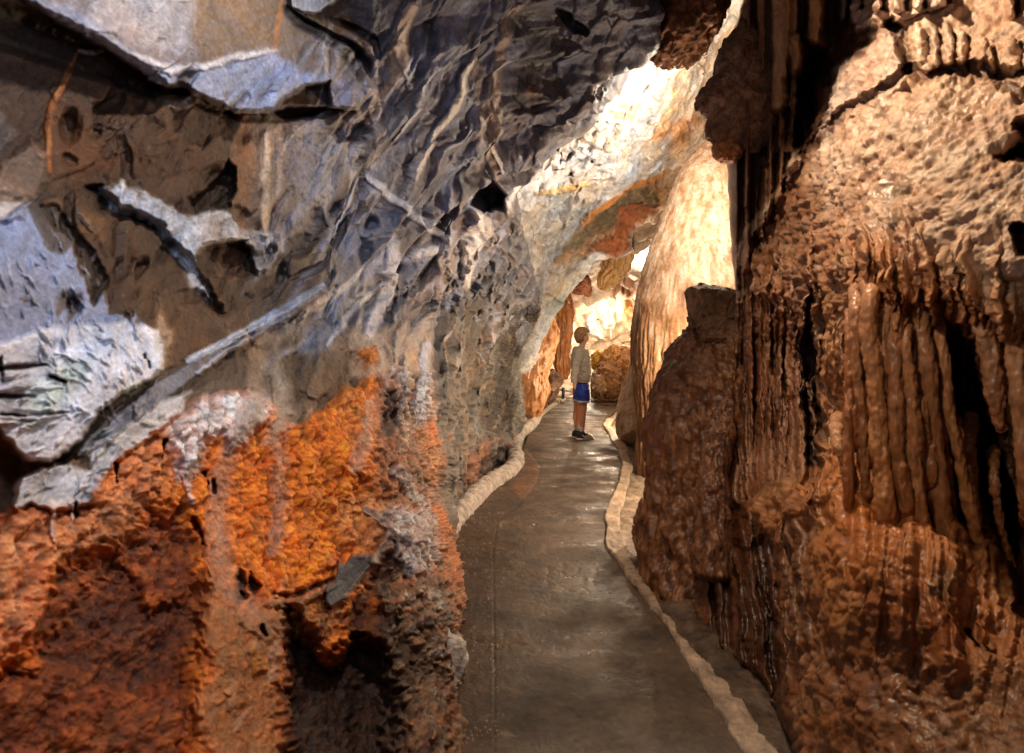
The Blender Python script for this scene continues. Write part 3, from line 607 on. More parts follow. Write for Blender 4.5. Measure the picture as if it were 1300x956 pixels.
# ================================================================== RIGHT WALL: the great flowstone
right_ctrl = [(880,-80,3.2),(930,0,3.0),(925,150,3.0),(930,300,3.0),(935,450,3.0),(930,600,2.95),(915,700,2.8),(900,780,2.6),(930,840,2.3),(965,870,2.1),(1010,990,1.65),(960,940,1.85),
 (1010,0,2.7),(1010,150,2.8),(1000,300,2.7),(1000,450,2.6),(1000,560,2.45),(1010,650,2.1),(1010,750,1.95),(1015,867,1.8),
 (1050,30,2.6),(1050,200,2.25),(1060,330,1.95),(1060,450,2.0),(1060,560,1.98),(1070,650,1.72),(1080,760,1.58),(1080,870,1.52),(1080,1000,1.4),
 (1130,0,2.2),(1130,120,1.95),(1130,250,1.75),(1130,400,1.72),(1130,520,1.85),(1130,640,1.7),(1130,750,1.48),(1130,870,1.4),(1130,1000,1.28),
 (1220,0,1.95),(1220,110,1.75),(1220,230,1.5),(1220,340,1.45),(1220,450,1.65),(1220,600,1.75),(1220,720,1.50),(1220,870,1.32),(1220,1000,1.18),
 (1300,0,1.75),(1300,130,1.55),(1300,250,1.36),(1300,380,1.32),(1300,480,1.5),(1300,620,1.65),(1300,760,1.5),(1300,870,1.30),(1300,1000,1.1),
 (1500,0,1.3),(1500,300,1.05),(1500,600,1.15),(1500,1000,.9),(1700,0,1.),(1700,433,.85),(1700,1000,.75),(1300,-160,2.),(1000,-160,3.)]
Dn = Face(axis(880,880,1325,1700), axis(-160,-15,975,1100), right_ctrl, base=(.42,.285,.21), ty='scale', seed=3, wet=.45)
RB = (.30,.085,.022); DR = (.14,.042,.014); OB = (.42,.165,.045); PINK = (.50,.36,.29); DK = (.07,.028,.012)
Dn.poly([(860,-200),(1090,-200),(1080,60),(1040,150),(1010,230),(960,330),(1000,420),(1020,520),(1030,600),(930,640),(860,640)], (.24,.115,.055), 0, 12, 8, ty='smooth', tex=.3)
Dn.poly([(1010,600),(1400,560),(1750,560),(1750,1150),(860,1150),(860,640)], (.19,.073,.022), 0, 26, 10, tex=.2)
Dn.poly([(1030,350),(1060,300),(1130,300),(1200,330),(1230,420),(1210,700),(1060,720),(1030,600)], (.32,.125,.042), 0, 22, 10, .9, tex=.25)
Dn.poly([(1060,20),(1140,0),(1150,140),(1060,260),(1030,200)], PINK, 0, 20, 12, .8, tex=.4)
Dn.poly([(1140,200),(1330,180),(1330,420),(1200,380)], (.47,.31,.21), 0, 20, 12, .7, tex=.3)
# the swelling upper edges and overlapping shelves
Dn.poly([(1040,-200),(1118,-200),(1112,40),(1092,72),(1040,110),(1020,190),(1000,170),(1000,100),(1050,60)], DK, -60, 8, 5, hf=8)
Dn.poly([(1060,-120),(1180,-120),(1200,14),(1140,30),(1090,40),(1080,20)], (.44,.32,.27), 24, 4, 4, hf=4)
for x, y0, y1, w in ((1068,-60,22,9),(1088,-60,10,10),(1116,-60,14,11),(1142,-60,12,10),(1166,-60,10,9),(1196,-60,8,10),(1282,-40,18,10)):
    Dn.stroke([(x+4,y0),(x,y1)], w, (.48,.35,.29), 26, 4, 3, .7)
    Dn.stroke([(x+12,y0),(x+10,y1)], 2.5, DK, -22, 3, 2, .8)
Dn.poly([(1042,96),(1090,72),(1118,36),(1150,40),(1145,80),(1150,110),(1110,130),(1070,160),(1045,190),(1034,160)], (.44,.33,.29), 18, 5, 5)
Dn.stroke([(1132,30),(1146,44),(1148,70),(1154,92),(1176,104),(1200,96),(1240,92),(1268,98),(1300,100),(1340,90)], [6,8,7,7,6,7,8,7,6,6], DK, -32, 5, 4, .85)
for x, y0, y1, w in ((1170,42,80,9),(1188,40,84,6),(1206,36,84,7),(1222,40,88,8),(1250,50,88,8),(1262,60,92,6),(1288,50,94,10)):
    Dn.stroke([(x-3,y0),(x,y1)], w, (.47,.34,.26), 8, 5, 5, .6)
    Dn.stroke([(x+w,y0+8),(x+w+1,y1+2)], 2.4, (.14,.065,.035), -10, 3, 4, .7)
Dn.stroke([(1360,130),(1300,128),(1272,110),(1262,96)], 6, DK, -24, 5, 4, .8)
Dn.poly([(1290,160),(1340,150),(1340,230),(1300,212),(1280,208),(1268,204),(1284,194),(1298,182)], (.05,.022,.014), -60, 9, 4)
Dn.stroke([(1296,196),(1280,204),(1264,200)], [8,5,2], (.03,.015,.01), -34, 3, 2)
Dn.stroke([(1292,294),(1302,300),(1312,318)], [5,10,10], (.03,.015,.01), -40, 4, 3)
Dn.stroke([(1156,92),(1120,120),(1080,140),(1052,176),(1030,190),(1000,240)], [4,5,5,4,5,4], (.11,.055,.03), -24, 5, 4, .85)
# diagonal crest at the lower left of the shelf
Dn.stroke([(1040,150),(1016,196),(1000,232),(975,264),(952,296),(942,330),(938,380)], [6,6,5,6,7,5,4], (.50,.40,.33), 22, 5, 4, .8)
Dn.poly([(950,300),(985,255),(1010,225),(1050,240),(1048,300),(1040,350),(1000,380),(960,380),(940,350)], (.22,.105,.052), 6, 10, 8, tex=.3, ty='scale')
# columns and pleats at upper left
for x0, x1, y1, w, c, h in ((988,986,128,17,(.42,.25,.13),26),(1008,1006,170,9,(.36,.20,.10),22),(1036,1030,50,12,(.46,.29,.13),24),(968,962,120,9,(.24,.12,.06),12),(950,945,340,8,(.17,.085,.045),10),(934,934,400,6,(.18,.09,.05),10)):
    Dn.stroke([(x0,-90),(x0-1,y1*.5),(x1,y1)], [w,w,w*.75], c, h, 5, 3, .9, ty='smooth', tex=.15)
Dn.stroke([(1012,48),(1015,70),(1012,100),(1008,130),(1002,170)], [7,10,9,8,5], (.33,.18,.085), 24, 3, 2, .9)
Dn.stroke([(1000,60),(1001,90),(1000,140)], 2.5, DK, -16, 2, 2)
Dn.poly([(1020,50),(1046,60),(1062,100),(1050,160),(1034,190),(1012,200),(1014,120)], DK, -44, 6, 5)
Dn.stroke([(1016,-60),(1015,40)], 4, DK, -34, 3, 2)
for x0, x1, y0, y1 in ((976,972,-60,210),(958,954,-60,330),(942,940,-60,380),(1000,998,140,240),(1022,1020,-60,50),(985,980,150,280),(1028,1024,130,200),(966,962,180,320),(1012,1010,150,190)):
    Dn.stroke([(x0,y0),((x0+x1)/2+2,(y0+y1)/2),(x1,y1)], [3,3.6,2.5], DK, -26, 3, 2, .9)
for x0, x1, y0, y1, w, c in ((992,985,150,190,7,(.30,.14,.06)),(1004,1000,150,192,4,(.35,.17,.07)),(1020,1026,150,190,5,(.26,.11,.045)),(980,978,160,280,6,(.28,.15,.08)),(970,966,200,300,4,(.34,.2,.12)),(948,946,60,260,5,(.26,.13,.06))):
    Dn.stroke([(x0,y0),(x1,y1)], w, c, 16, 4, 3, .85)
# pleats running down the middle
rr = random.Random(5)
for k in range(26):
    x = 936+k*4.2+rr.uniform(-1.5, 1.5); y0 = rr.uniform(330, 420); y1 = rr.uniform(540, 660)
    if x > 1034: y0 = rr.uniform(360, 420)
    Dn.stroke([(x, y0), (x+rr.uniform(-3, 3), (y0+y1)/2), (x+rr.uniform(-5, 5), y1)], rr.uniform(1.2, 2.6), rr.choice([DK, DR, (.10,.035,.014)]), -rr.uniform(10, 24), 2.5, 2, .85)
    Dn.stroke([(x+2.4, y0-20), (x+2.4, (y0+y1)/2), (x+3, y1+10)], rr.uniform(1, 2), rr.choice([(.30,.13,.06), (.38,.20,.11), (.26,.09,.03)]), rr.uniform(5, 12), 2.5, 2, .7)
for k in range(30):
    x = 1036+k*9.5+rr.uniform(-4, 4); y0 = 285+rr.uniform(-30, 50)+max(0, x-1180)*.55; y1 = y0+rr.uniform(140, 300); w_ = rr.uniform(3, 6)
    Dn.stroke([(x-9, y0), (x-3, y0+(y1-y0)*.35), (x+2, y0+(y1-y0)*.7), (x+6, y1)], [.5, w_, w_, w_*.5], rr.choice([(.42,.23,.12), (.36,.17,.075), (.46,.28,.17)]), rr.uniform(11, 20), 5, 8, .5, long=True)
    Dn.stroke([(x-3, y0+30), (x+3, (y0+y1)/2), (x+9, y1)], [.3, 2.2, 1], (.10,.04,.016), -rr.uniform(8, 18), 3, 8, .6, long=True)
for x, y in ((1086,385),(1106,372),(1126,372),(1140,400),(1150,420),(1160,360),(1190,380),(1244,400),(1284,400)):
    Dn.stroke([(x-16, y-110), (x-7, y-50), (x, y+20)], [1, 6, 8], (.42,.22,.11), 20, 5, 5, .6, long=True)
for k in range(24):
    x = 1040+k*12+rr.uniform(-5, 5); y0 = 630+rr.uniform(-20, 40)+max(0, x-1180)*.3; y1 = y0+rr.uniform(120, 260); w_ = rr.uniform(4, 9)
    Dn.stroke([(x, y0), (x+rr.uniform(-6, 6), (y0+y1)/2), (x+rr.uniform(-10, 10), y1)], [w_*.5, w_, w_*.4], rr.choice([(.30,.12,.035), (.13,.045,.014), (.36,.17,.06)]), rr.uniform(5, 12), 8, 10, .5, long=True)
# dark slots between the hanging strands
for q, w in (([(1030,360),(1034,440),(1042,520),(1046,560)], [2,4,5,3]), ([(1022,420),(1028,520),(1034,600),(1028,615)], [3,6,9,4]), ([(1094,440),(1090,470),(1092,540),(1100,600)], [3,5,5,6]), ([(1128,420),(1126,520),(1130,620)], [2,4,5]),
             ([(1146,430),(1148,520),(1150,600)], [2,4,4]), ([(1163,470),(1168,560),(1178,640),(1190,680)], [3,5,7,5]), ([(1176,370),(1188,450),(1198,540),(1220,640),(1238,690)], [4,8,10,12,6]),
             ([(1210,420),(1220,500),(1236,580)], [5,10,12]), ([(1236,440),(1246,520),(1262,620),(1280,700)], [6,13,16,10]), ([(1262,530),(1272,600),(1290,690),(1300,780)], [4,10,14,12]), ([(1296,480),(1300,560)], [5,4])):
    Dn.stroke(q, w, (.035,.013,.007), -60, 4, 2, .95)
Dn.poly([(1178,420),(1210,400),(1240,440),(1300,520),(1340,600),(1340,700),(1300,760),(1270,700),(1236,670),(1200,600),(1184,520)], (.085,.028,.012), -50, 10, 6, .9, hf=14)
Dn.poly([(1204,372),(1222,400),(1240,440),(1230,470),(1206,440),(1196,400)], (.18,.075,.035), -18, 8, 5, .7)
Dn.poly([(1020,600),(1050,590),(1080,610),(1050,640),(1000,660),(950,700),(930,680),(960,640)], (.34,.15,.06), 14, 8, 8, tex=.3)
Dn.poly([(1120,640),(1180,640),(1230,690),(1280,760),(1330,800),(1330,860),(1200,860),(1100,740)], (.36,.15,.055), 8, 20, 10, .8, tex=.3)
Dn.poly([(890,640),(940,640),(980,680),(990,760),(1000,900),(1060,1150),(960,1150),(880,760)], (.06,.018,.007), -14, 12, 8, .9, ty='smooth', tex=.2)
for k in range(20):
    x = 895+k*6+rr.uniform(-2, 2); y0 = 640+rr.uniform(0, 50); y1 = y0+rr.uniform(100, 260)
    Dn.stroke([(x, y0), (x+8, (y0+y1)/2), (x+18, y1)], rr.uniform(1.5, 3), rr.choice([(.02,.008,.004), (.13,.04,.012), (.04,.014,.006)]), rr.choice([-22, 9, -16]), 3, 6, .7, long=True)
Dn.poly([(1180,740),(1215,720),(1230,740),(1200,760)], (.2,.17,.1), 0, 10, 6, .5)
Dn.stroke([(1176,738),(1186,744)], 2.5, (.7,.58,.46), 4, 2, 1)
Dn.stroke([(1232,800),(1240,820)], 4, DK, -14, 4, 2); Dn.stroke([(1246,790),(1262,822)], 3, OB, 8, 4, 2)
Dn.poly([(1060,520),(1100,500),(1120,600),(1110,760),(1060,820),(1040,700)], (.44,.17,.045), 0, 18, 10, .6, tex=.4)
# relief
b = Dn.B; q1 = b*np.array([34, 34, 21], f32); q1 = q1+.5*np.stack([perlin(b*22, 3), perlin(b*22, 4), perlin(b*22, 5)], -1)
w1, w2, _ = worley(q1, 5); m1, _, _ = worley(b*np.array([110, 110, 62], f32), 6)
sw = fbm(b*6, 4, 21); rd = fbm(b*np.array([16, 16, 9], f32)+.4*sw[..., None], 4, 22, .55, True)
dg = fbm(np.stack([b[..., 0]*9+b[..., 2]*9, b[..., 1]*16, (b[..., 2]-b[..., 0])*26], -1)+.5*sw[..., None], 4, 27, .55)
md_ = np.clip(.8+1.1*fbm(b*4.5, 3, 71), .15, 1.4)
sca = (.018*(.75-w1)+.0025*(.65-m1))*md_+.012*rd+.048*sw+.026*dg*ss((520-Dn.V)/150)
fl = fbm(b*np.array([38, 38, 3.2], f32), 4, 25, .55)
smo = .013*fl+.004*(.65-m1)+.012*sw
low = ss((Dn.V-560)/120.)
disp = Dn.T['scale']*(sca+.006*fl*low)+Dn.T['smooth']*smo+Dn.T['nod']*sca
Dn.C *= np.clip(1+.9*(.5-w1)[..., None]*Dn.T['scale'][..., None]+.35*fl[..., None], .35, 1.7)
hv = np.clip(1.3*fbm(b*4, 5, 41, .6), -1, 1)[..., None]; Dn.C *= (1+hv*np.array([.2, .5, .7], f32))*np.array([1.0, .93, .82], f32)
Dn.Wt = np.clip(.35+1.1*fbm(b*6, 4, 44)+.25*low, 0, 1)
clipD = jag([(938,-170),(948,-20),(940,20),(922,60),(910,90),(915,130),(922,170),(926,230),(930,300),(934,380),(930,440),(930,520),(925,600),(890,650),(868,700),(862,730),(884,790),(912,830),(966,868),(1020,985),(1080,1110),(1720,1110),(1720,-170)], 1.4, 9, 8)
fs = empty('flowstone_wall', W1(1120, 867, 1.9)); fs.location.z = 0
tag(fs, 'huge rippled tan and rust brown flowstone covering the wall right of the path', 'flowstone')
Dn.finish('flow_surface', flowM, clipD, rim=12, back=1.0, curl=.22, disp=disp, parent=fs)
# hanging strands, each one a rod of dripstone standing free of the wall
def strand_col(top, bot, seed):
    def f(P, T, Sg):
        c = mixc([top, bot], np.clip(Sg+.3*perlin(P*18, seed), 0, 1)); n = fbm(P*np.array([50, 50, 25], f32), 3, seed)
        return c*np.clip(1+.8*n, .4, 1.7)[..., None]
    return f
def strand_disp(a=1.):
    def f(P, T, Sg, r):
        return (a*(.0062*(.7-worley(P*np.array([80, 80, 52], f32), 9)[0])+.010*fbm(P*np.array([26, 26, 13], f32), 4, 8)+.006*fbm(P*np.array([90, 90, 9], f32), 3, 6, .6, True))).astype(f32)
    return f
strands = [([(1086,385),(1084,430),(1090,500),(1096,560),(1100,620)], 7, 5, 1.66), ([(1106,372),(1102,420),(1110,480),(1116,540),(1120,600),(1124,650)], 9, 11, 1.60),
 ([(1126,372),(1124,420),(1120,480),(1122,540),(1126,600)], 6, 6, 1.62), ([(1140,400),(1136,440),(1138,510),(1140,580),(1148,640)], 8, 9, 1.58), ([(1150,420),(1154,480),(1158,540),(1162,600),(1170,660)], 5, 10, 1.58),
 ([(1160,360),(1166,420),(1176,480),(1186,560),(1194,640),(1206,710)], 9, 11, 1.60), ([(1170,500),(1174,540),(1180,570),(1182,610)], 4, 6, 1.60), ([(1190,380),(1196,440),(1206,520),(1222,600),(1240,680)], 5, 7, 1.60),
 ([(1244,400),(1254,440),(1260,490),(1268,530),(1272,548)], 12, 3, 1.44), ([(1284,400),(1290,460),(1296,540),(1304,640)], 12, 6, 1.40), ([(1062,560),(1076,590),(1084,620),(1086,650)], 5, 7, 1.72), ([(1232,560),(1236,620),(1246,690)], 4, 4, 1.72), ([(1262,600),(1270,660),(1284,730)], 3, 4, 1.70)]
for k, (pl, w0, w1_, d) in enumerate(strands):
    m = len(pl); dd = d+.012
    r9 = random.Random(k); pts = [(x+r9.uniform(-1.5, 1.5), y, dd+.01*r9.random(), (w0+(w1_-w0)*j/(m-1))*r9.uniform(.7, 1.25)*.86) for j, (x, y) in enumerate(pl)]
    pts = [(pl[0][0]+1, pl[0][1]-34, dd+.16, w0*1.3)]+pts+([(pl[-1][0]+3, pl[-1][1]+26, dd+.10, w1_*1.4)] if w1_ > 4 else [])
    top = (.46,.28,.16) if k in (8, 9) else (.40,.20,.10)
    tube('dripstone_strand', pts, 40, 150, disp=strand_disp(), colf=strand_col(top, ((.24,.085,.024), (.34,.135,.04), (.20,.065,.02))[k % 3], k+3), mat=flowM, parent=fs, kd=1.1, wet=.8)
r9 = random.Random(77)
for k in range(14):
    x = r9.uniform(1066, 1215); y0 = 385+r9.uniform(-20, 120)+max(0, x-1150)*.6; y1 = y0+r9.uniform(70, 210); d = 1.70-(x-1066)/150*.06; sl = (x-1080)*.0012
    tube('dripstone_strand', [(x, y0, d+.14, 3), (x+sl*20, y0+16, d, 3.2), (x+sl*(y1-y0)*.5, (y0+y1)/2, d-.01, r9.uniform(2.5, 5)), (x+sl*(y1-y0), y1, d+.01, r9.uniform(1, 4))], 28, 100, disp=strand_disp(.8), colf=strand_col((.38,.18,.085), (.26,.075,.018), k), mat=flowM, parent=fs, kd=1.1, wet=.8)
# knob standing out from the left edge of the wall
def cb(c0, c1, c2, s=14, seed=3):
    return lambda P: mixc([c0, c1, c2], np.clip(.5+.9*fbm(P*s, 4, seed, .6), 0, 1))
puff('knob', [(888,126),(896,110),(910,96),(914,70),(926,48),(944,30),(975,60),(985,130),(968,190),(940,190),(918,186),(902,176),(898,150)], 2.97, .09, dryM, cb((.10,.05,.03), (.26,.14,.085), (.44,.30,.22), 16, 4), lambda P: craggy(P, .022, 11, 3)+.012*fbm(P*30, 3, 5, .6, True), fs)
puff('knob', [(906,184),(925,176),(942,186),(940,200),(924,206),(908,200)], 2.98, .06, dryM, cb((.25,.08,.02), (.5,.2,.06), (.6,.4,.25), 20, 6), lambda P: .012*lump(P, 40, 4), fs)
# ================================================================== brown mound between path and wall (E)
def flow_disp(a, s=1., pleats=0, ph=0.):
    def f(P, T, Sg, r):
        v = a*(fbm(P*np.array([9, 9, 4], f32)*s, 4, 5)*1.4+.08*lump(P, 32*s, 7)+.9*fbm(P*np.array([30, 30, 4], f32)*s, 3, 9))
        if pleats: v = v+a*.8*np.abs(np.sin(T*pleats+3*perlin(P*2.5, 3)+ph))
        return v
    return f
def flow_col(cs, s=(26, 26, 5), seed=5, k=.9):
    return lambda P, T, Sg: mixc(cs, np.clip(.5+k*fbm(P*np.array(s, f32), 4, seed, .6), 0, 1))
md = tube('flowstone_mound', [(942,410,3.55,14),(938,425,3.5,42),(926,455,3.45,60),(910,495,3.4,68),(900,545,3.35,72),(890,610,3.3,66),(878,690,3.2,60),(884,760,3.1,58),(890,830,3.05,52)], 260, 420, disp=lambda P, T, Sg, r: flow_disp(.030, 1.3)(P, T, Sg, r)+.05*fbm(np.stack([P[..., 0]*5+P[..., 2]*2.2, P[..., 1]*4, P[..., 2]*1.2], -1), 3, 4, .5, True), kd=.9,
     colf=flow_col([(.03,.011,.005), (.15,.055,.018), (.36,.17,.07)]), mat=veinM, wet=.5)
tag(md, 'dark brown flowstone mound bulging beside the path under the square block', 'flowstone')
bk = puff('rock_block', jag([(873,366),(890,361),(912,364),(932,372),(940,440),(915,448),(884,436),(878,400)], 1.5, 8, 3), 3.35, .16, dryM, cb((.07,.04,.02), (.18,.10,.05), (.32,.2,.12), 14, 9), lambda P: craggy(P, .010, 12, 5), power=.28)
tag(bk, 'dark squarish rock block perched on top of the brown mound', 'boulder')
sc = tube('flowstone_mound', [(925,505,2.95,6),(918,530,2.95,14),(912,560,2.9,17),(905,600,2.85,17),(905,650,2.8,22),(905,740,2.7,26)], 120, 240, disp=flow_disp(.022, 1.5), colf=flow_col([(.03,.012,.006), (.13,.05,.02), (.27,.12,.05)], seed=8), mat=veinM, wet=.5)
tag(sc, 'narrow dark scalloped bulge in the gap between brown mound and big rippled wall', 'flowstone')
# ================================================================== tall pale flowstone shield (F)
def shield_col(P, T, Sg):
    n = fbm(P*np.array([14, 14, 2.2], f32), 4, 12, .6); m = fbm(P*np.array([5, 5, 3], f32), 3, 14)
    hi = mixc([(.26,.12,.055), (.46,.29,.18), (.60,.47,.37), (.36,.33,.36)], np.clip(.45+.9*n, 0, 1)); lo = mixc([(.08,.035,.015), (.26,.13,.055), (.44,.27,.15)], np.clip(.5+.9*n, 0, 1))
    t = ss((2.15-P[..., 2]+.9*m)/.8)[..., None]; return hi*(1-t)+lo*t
def shield_disp(P, T, Sg, r):
    t = ss((1.7-P[..., 2])/.6)
    return .05*fbm(P*np.array([3, 3, 1.6], f32), 4, 5)+(.010+.030*t)*fbm(P*np.array([20, 20, 1.4], f32), 3, 6, .6, True)+.006*lump(P, 22, 5)
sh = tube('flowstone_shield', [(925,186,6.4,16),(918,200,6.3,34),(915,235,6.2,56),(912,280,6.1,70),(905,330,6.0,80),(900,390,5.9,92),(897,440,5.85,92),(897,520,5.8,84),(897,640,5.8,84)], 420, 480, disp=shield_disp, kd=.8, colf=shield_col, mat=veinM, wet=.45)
tag(sh, 'tall pale flowstone shield with dark pleats low on its left side, brightly lit from above', 'flowstone')
# pale column at the bend (J)
cj = tube('flowstone_column', [(815,425,7.6,5),(813,450,7.6,10),(811,480,7.6,16),(808,510,7.6,22),(808,535,7.5,25),(810,562,7.3,22)], 150, 220, disp=flow_disp(.03, .8), colf=flow_col([(.20,.10,.04), (.46,.33,.22), (.58,.50,.42)], (10, 10, 4), 15), mat=veinM, wet=.35)
tag(cj, 'pale tapering dripstone column at the right edge of the path just past the boy', 'dripstone')
# hanging rock (H)
hr = puff('hanging_rock', jag([(836,-60),(838,0),(830,40),(829,62),(842,74),(860,80),(880,78),(896,68),(905,48),(915,24),(926,0),(930,-60)], 2.5, 7, 5), 3.6, .35, dryM, cb((.06,.025,.012), (.22,.09,.035), (.45,.22,.10), 16, 13), lambda P: -.06*np.clip(.62-worley(P*15+.5*perlin(P*12, 3)[..., None], 3)[0], -.1, .6)+.09*fbm(P*7, 4, 3, .6), nu=320, nv=200)
tag(hr, 'pitted rust brown rock hanging from the cave roof above the path', 'rock')
# ================================================================== lit roof and wall beyond (B)
b_ctrl = [(560,200,5.0),(600,260,5.2),(650,250,5.0),(640,350,5.7),(650,430,6.6),(690,430,8.2),(700,380,7.8),(700,320,7.0),(700,260,6.0),(700,200,5.4),(750,130,4.8),(750,200,5.6),(750,250,6.2),(740,300,7.3),(745,350,8.6),
 (800,60,4.7),(800,130,5.2),(800,200,6.2),(800,235,6.6),(790,280,8.),(800,320,9.),(850,60,5.),(850,130,5.8),(850,190,6.8),(850,240,7.8),(850,300,9.),(900,0,5.2),(900,60,5.8),(900,130,6.6),(900,200,7.2),(940,0,5.4),(950,150,7.),(1000,100,7.2),(640,520,8.6),(690,500,10.),(720,420,11),(860,-80,4.6),(700,60,4.6),(960,300,8.6)]
Bf = Face(axis(560,575,950,1010), axis(-80,-10,470,480), b_ctrl, base=(.56,.56,.60), ty='rock', seed=5, wet=.2)
Bf.poly([(560,200),(640,262),(690,236),(750,231),(762,265),(705,340),(690,400),(660,470),(560,470)], (.27,.25,.24), 0, 8, 8, tex=.35)
Bf.poly([(640,262),(660,250),(745,236),(752,262),(720,300),(690,320),(660,300)], (.36,.36,.37), 0, 5, 6, tex=.3)
Bf.stroke([(678,243),(710,239),(748,236)], [2,4,2], (.55,.38,.16), 9, 2, 2)
Bf.poly([(832,-80),(960,-80),(960,210),(895,205),(845,215),(826,160),(846,100),(834,80)], (.68,.50,.34), 0, 12, 8, tex=.35)
Bf.poly([(812,195),(826,170),(850,155),(880,145),(892,156),(870,178),(838,196),(818,205)], (.52,.27,.13), 5, 5, 6, tex=.35)
Bf.poly([(768,122),(800,114),(812,130),(800,150),(775,152),(764,140)], (.62,.42,.2), 0, 6, 6, tex=.4)
Bf.poly([(745,150),(772,130),(768,160),(748,180),(736,170)], (.34,.33,.30), 4, 5, 4, tex=.3)
Bf.poly([(800,98),(832,74),(838,90),(826,112),(806,118)], (.42,.45,.53), 4, 4, 4)
Bf.poly([(800,200),(828,180),(850,172),(846,190),(820,206),(798,226),(782,238),(786,218)], (.50,.55,.64), 3, 5, 5, tex=.3)
Bf.fan(690,840,90,230,110,42,36,3,[(.66,.66,.68),(.38,.40,.46),(.70,.62,.52),(.58,.46,.30),(.26,.26,.28)],8,.55,31,.5)
Bf.fan(700,760,190,240,26,35,16,1.6,[(.05,.05,.05),(.12,.10,.09)],-12,.8,32,.7)
Bf.fan(640,760,235,330,60,60,26,2,[(.13,.12,.11),(.42,.40,.38),(.36,.28,.18),(.5,.47,.42)],8,.6,33,.5)
Bf.fan(850,940,-40,200,50,60,24,3,[(.55,.26,.1),(.78,.66,.52),(.36,.16,.06)],8,.5,34,.9)
# hanging lip with its ochre edge, darker underside, rust rock under it
Bf.poly([(899,196),(884,206),(840,222),(806,232),(784,246),(756,266),(740,282),(716,310),(700,342),(690,372),(720,388),(770,340),(830,300),(880,260),(960,230)], (.33,.17,.08), -26, 4, 4, hf=3, tex=.25)
Bf.poly([(790,240),(818,234),(830,242),(836,256),(812,262),(790,280),(770,292),(752,296),(736,312),(716,318),(704,336),(700,330),(716,306),(742,280),(764,262)], (.125,.10,.055), 0, 4, 4, tex=.3)
Bf.fan(710,830,240,300,30,30,18,2,[(.30,.22,.10),(.05,.045,.03),(.4,.36,.28)],6,.6,35,.6)
Bf.stroke([(898,198),(870,212),(822,227),(783,247),(752,270),(738,284)], [2,3,3.4,3,3,1.5], (.58,.25,.05), 6, 2, 2)
Bf.poly([(786,262),(808,258),(834,262),(830,276),(806,282),(798,296),(800,318),(780,326),(758,324),(752,312),(778,300),(782,280)], (.32,.10,.035), 16, 3, 4, ty='nod')
Bf.poly([(738,330),(752,318),(772,322),(770,336),(744,350),(728,366),(712,380),(704,372),(716,352)], (.58,.60,.66), 10, 3, 4, tex=.2)
Bf.poly([(700,342),(690,372),(680,420),(700,425),(716,390),(742,352),(735,320)], (.36,.35,.34), 4, 4, 5, tex=.35)
Bf.poly([(690,384),(716,372),(720,384),(700,400),(690,398)], (.20,.22,.22), 5, 3, 3)
Bf.poly([(845,215),(880,212),(905,205),(900,240),(850,300),(800,330),(800,300),(836,262)], (.62,.44,.30), 0, 6, 6, tex=.4)
b = Bf.B; q = np.stack([b[..., 0], b[..., 1]*.5, b[..., 2]], -1)
_, _, fa = worley(q*3.4+.3*perlin(q*4, 1)[..., None], 11, want_facet=True); _, _, fb = worley(q*11, 12, want_facet=True)
n1 = lump(b, 14, 5)
disp = Bf.T['rock']*(.032*fa+.013*fb+.03*fbm(np.stack([b[..., 0]*5-b[..., 2]*5, b[..., 1]*1.5, (b[..., 0]+b[..., 2])*1.2], -1), 4, 19, .6, True)+.012*fbm(b*5, 4, 3, .6, True))+(Bf.T['nod']+Bf.T['smooth'])*(.03*n1+.03*fbm(b*6, 3, 4))
Bf.C *= np.clip(1+.35*fb+.55*fbm(b*7, 4, 50, .65), .35, 1.5)[..., None]
Bf.C *= 1+np.clip(fbm(b*2.4, 4, 51), -1, 1)[..., None]*np.array([.35, .0, -.5], f32)
clipB = jag([(565,-70),(1005,-70),(1005,300),(900,262),(836,264),(826,280),(806,284),(800,300),(802,318),(782,328),(758,328),(742,346),(732,360),(716,378),(708,392),(698,412),(684,440),(670,475),(565,475)], 1.5, 7, 9)
cm = rock_mat('lit_limestone', 22., .6, .012, (.4, .85), .35)
br = Bf.finish('cave_ceiling', cm, clipB, rim=5, back=2.2, curl=.2, disp=disp)
tag(br, kind='structure')
# ================================================================== far chamber (C)
c_ctrl = [(600,250,13),(600,540,12.5),(700,300,13),(700,430,15),(700,520,14.5),(760,300,12),(760,360,14),(760,430,16.5),(760,500,15),(820,280,11),(820,350,13.5),(820,430,16),(820,520,13.5),(900,250,11),(900,400,13),(900,540,11.5)]
Cf = Face(np.arange(600, 905, 1.15), np.arange(230, 545, 1.15), c_ctrl, base=(.58,.44,.33), ty='nod', seed=8, wet=.2)
Cf.poly([(770,320),(800,290),(840,290),(832,340),(815,370),(790,372)], (.74,.60,.48), 0, 8, 6, tex=.3)
Cf.poly([(775,352),(800,338),(822,344),(820,366),(790,370),(775,366)], (.45,.24,.16), 16, 4, 4, tex=.3)
Cf.poly([(745,372),(790,370),(800,400),(780,420),(752,410)], (.72,.58,.38), 8, 8, 6, tex=.3)
Cf.poly([(722,376),(745,372),(752,396),(735,412),(722,408)], (.45,.30,.2), 10, 6, 5, tex=.4)
Cf.poly([(760,398),(776,390),(784,405),(776,418),(760,415)], (.56,.42,.36), 14, 4, 3)
Cf.poly([(742,398),(752,396),(758,412),(755,424),(742,420)], (.50,.52,.58), 14, 3, 3)
Cf.fan(740,830,350,440,60,60,8,2,[(.12,.06,.02),(.5,.25,.08),(.75,.6,.4)],-8,.8,40,.8)
Cf.poly([(792,374),(806,378),(804,396),(794,404),(788,392)], (.48,.20,.05), 8, 3, 4, tex=.3)
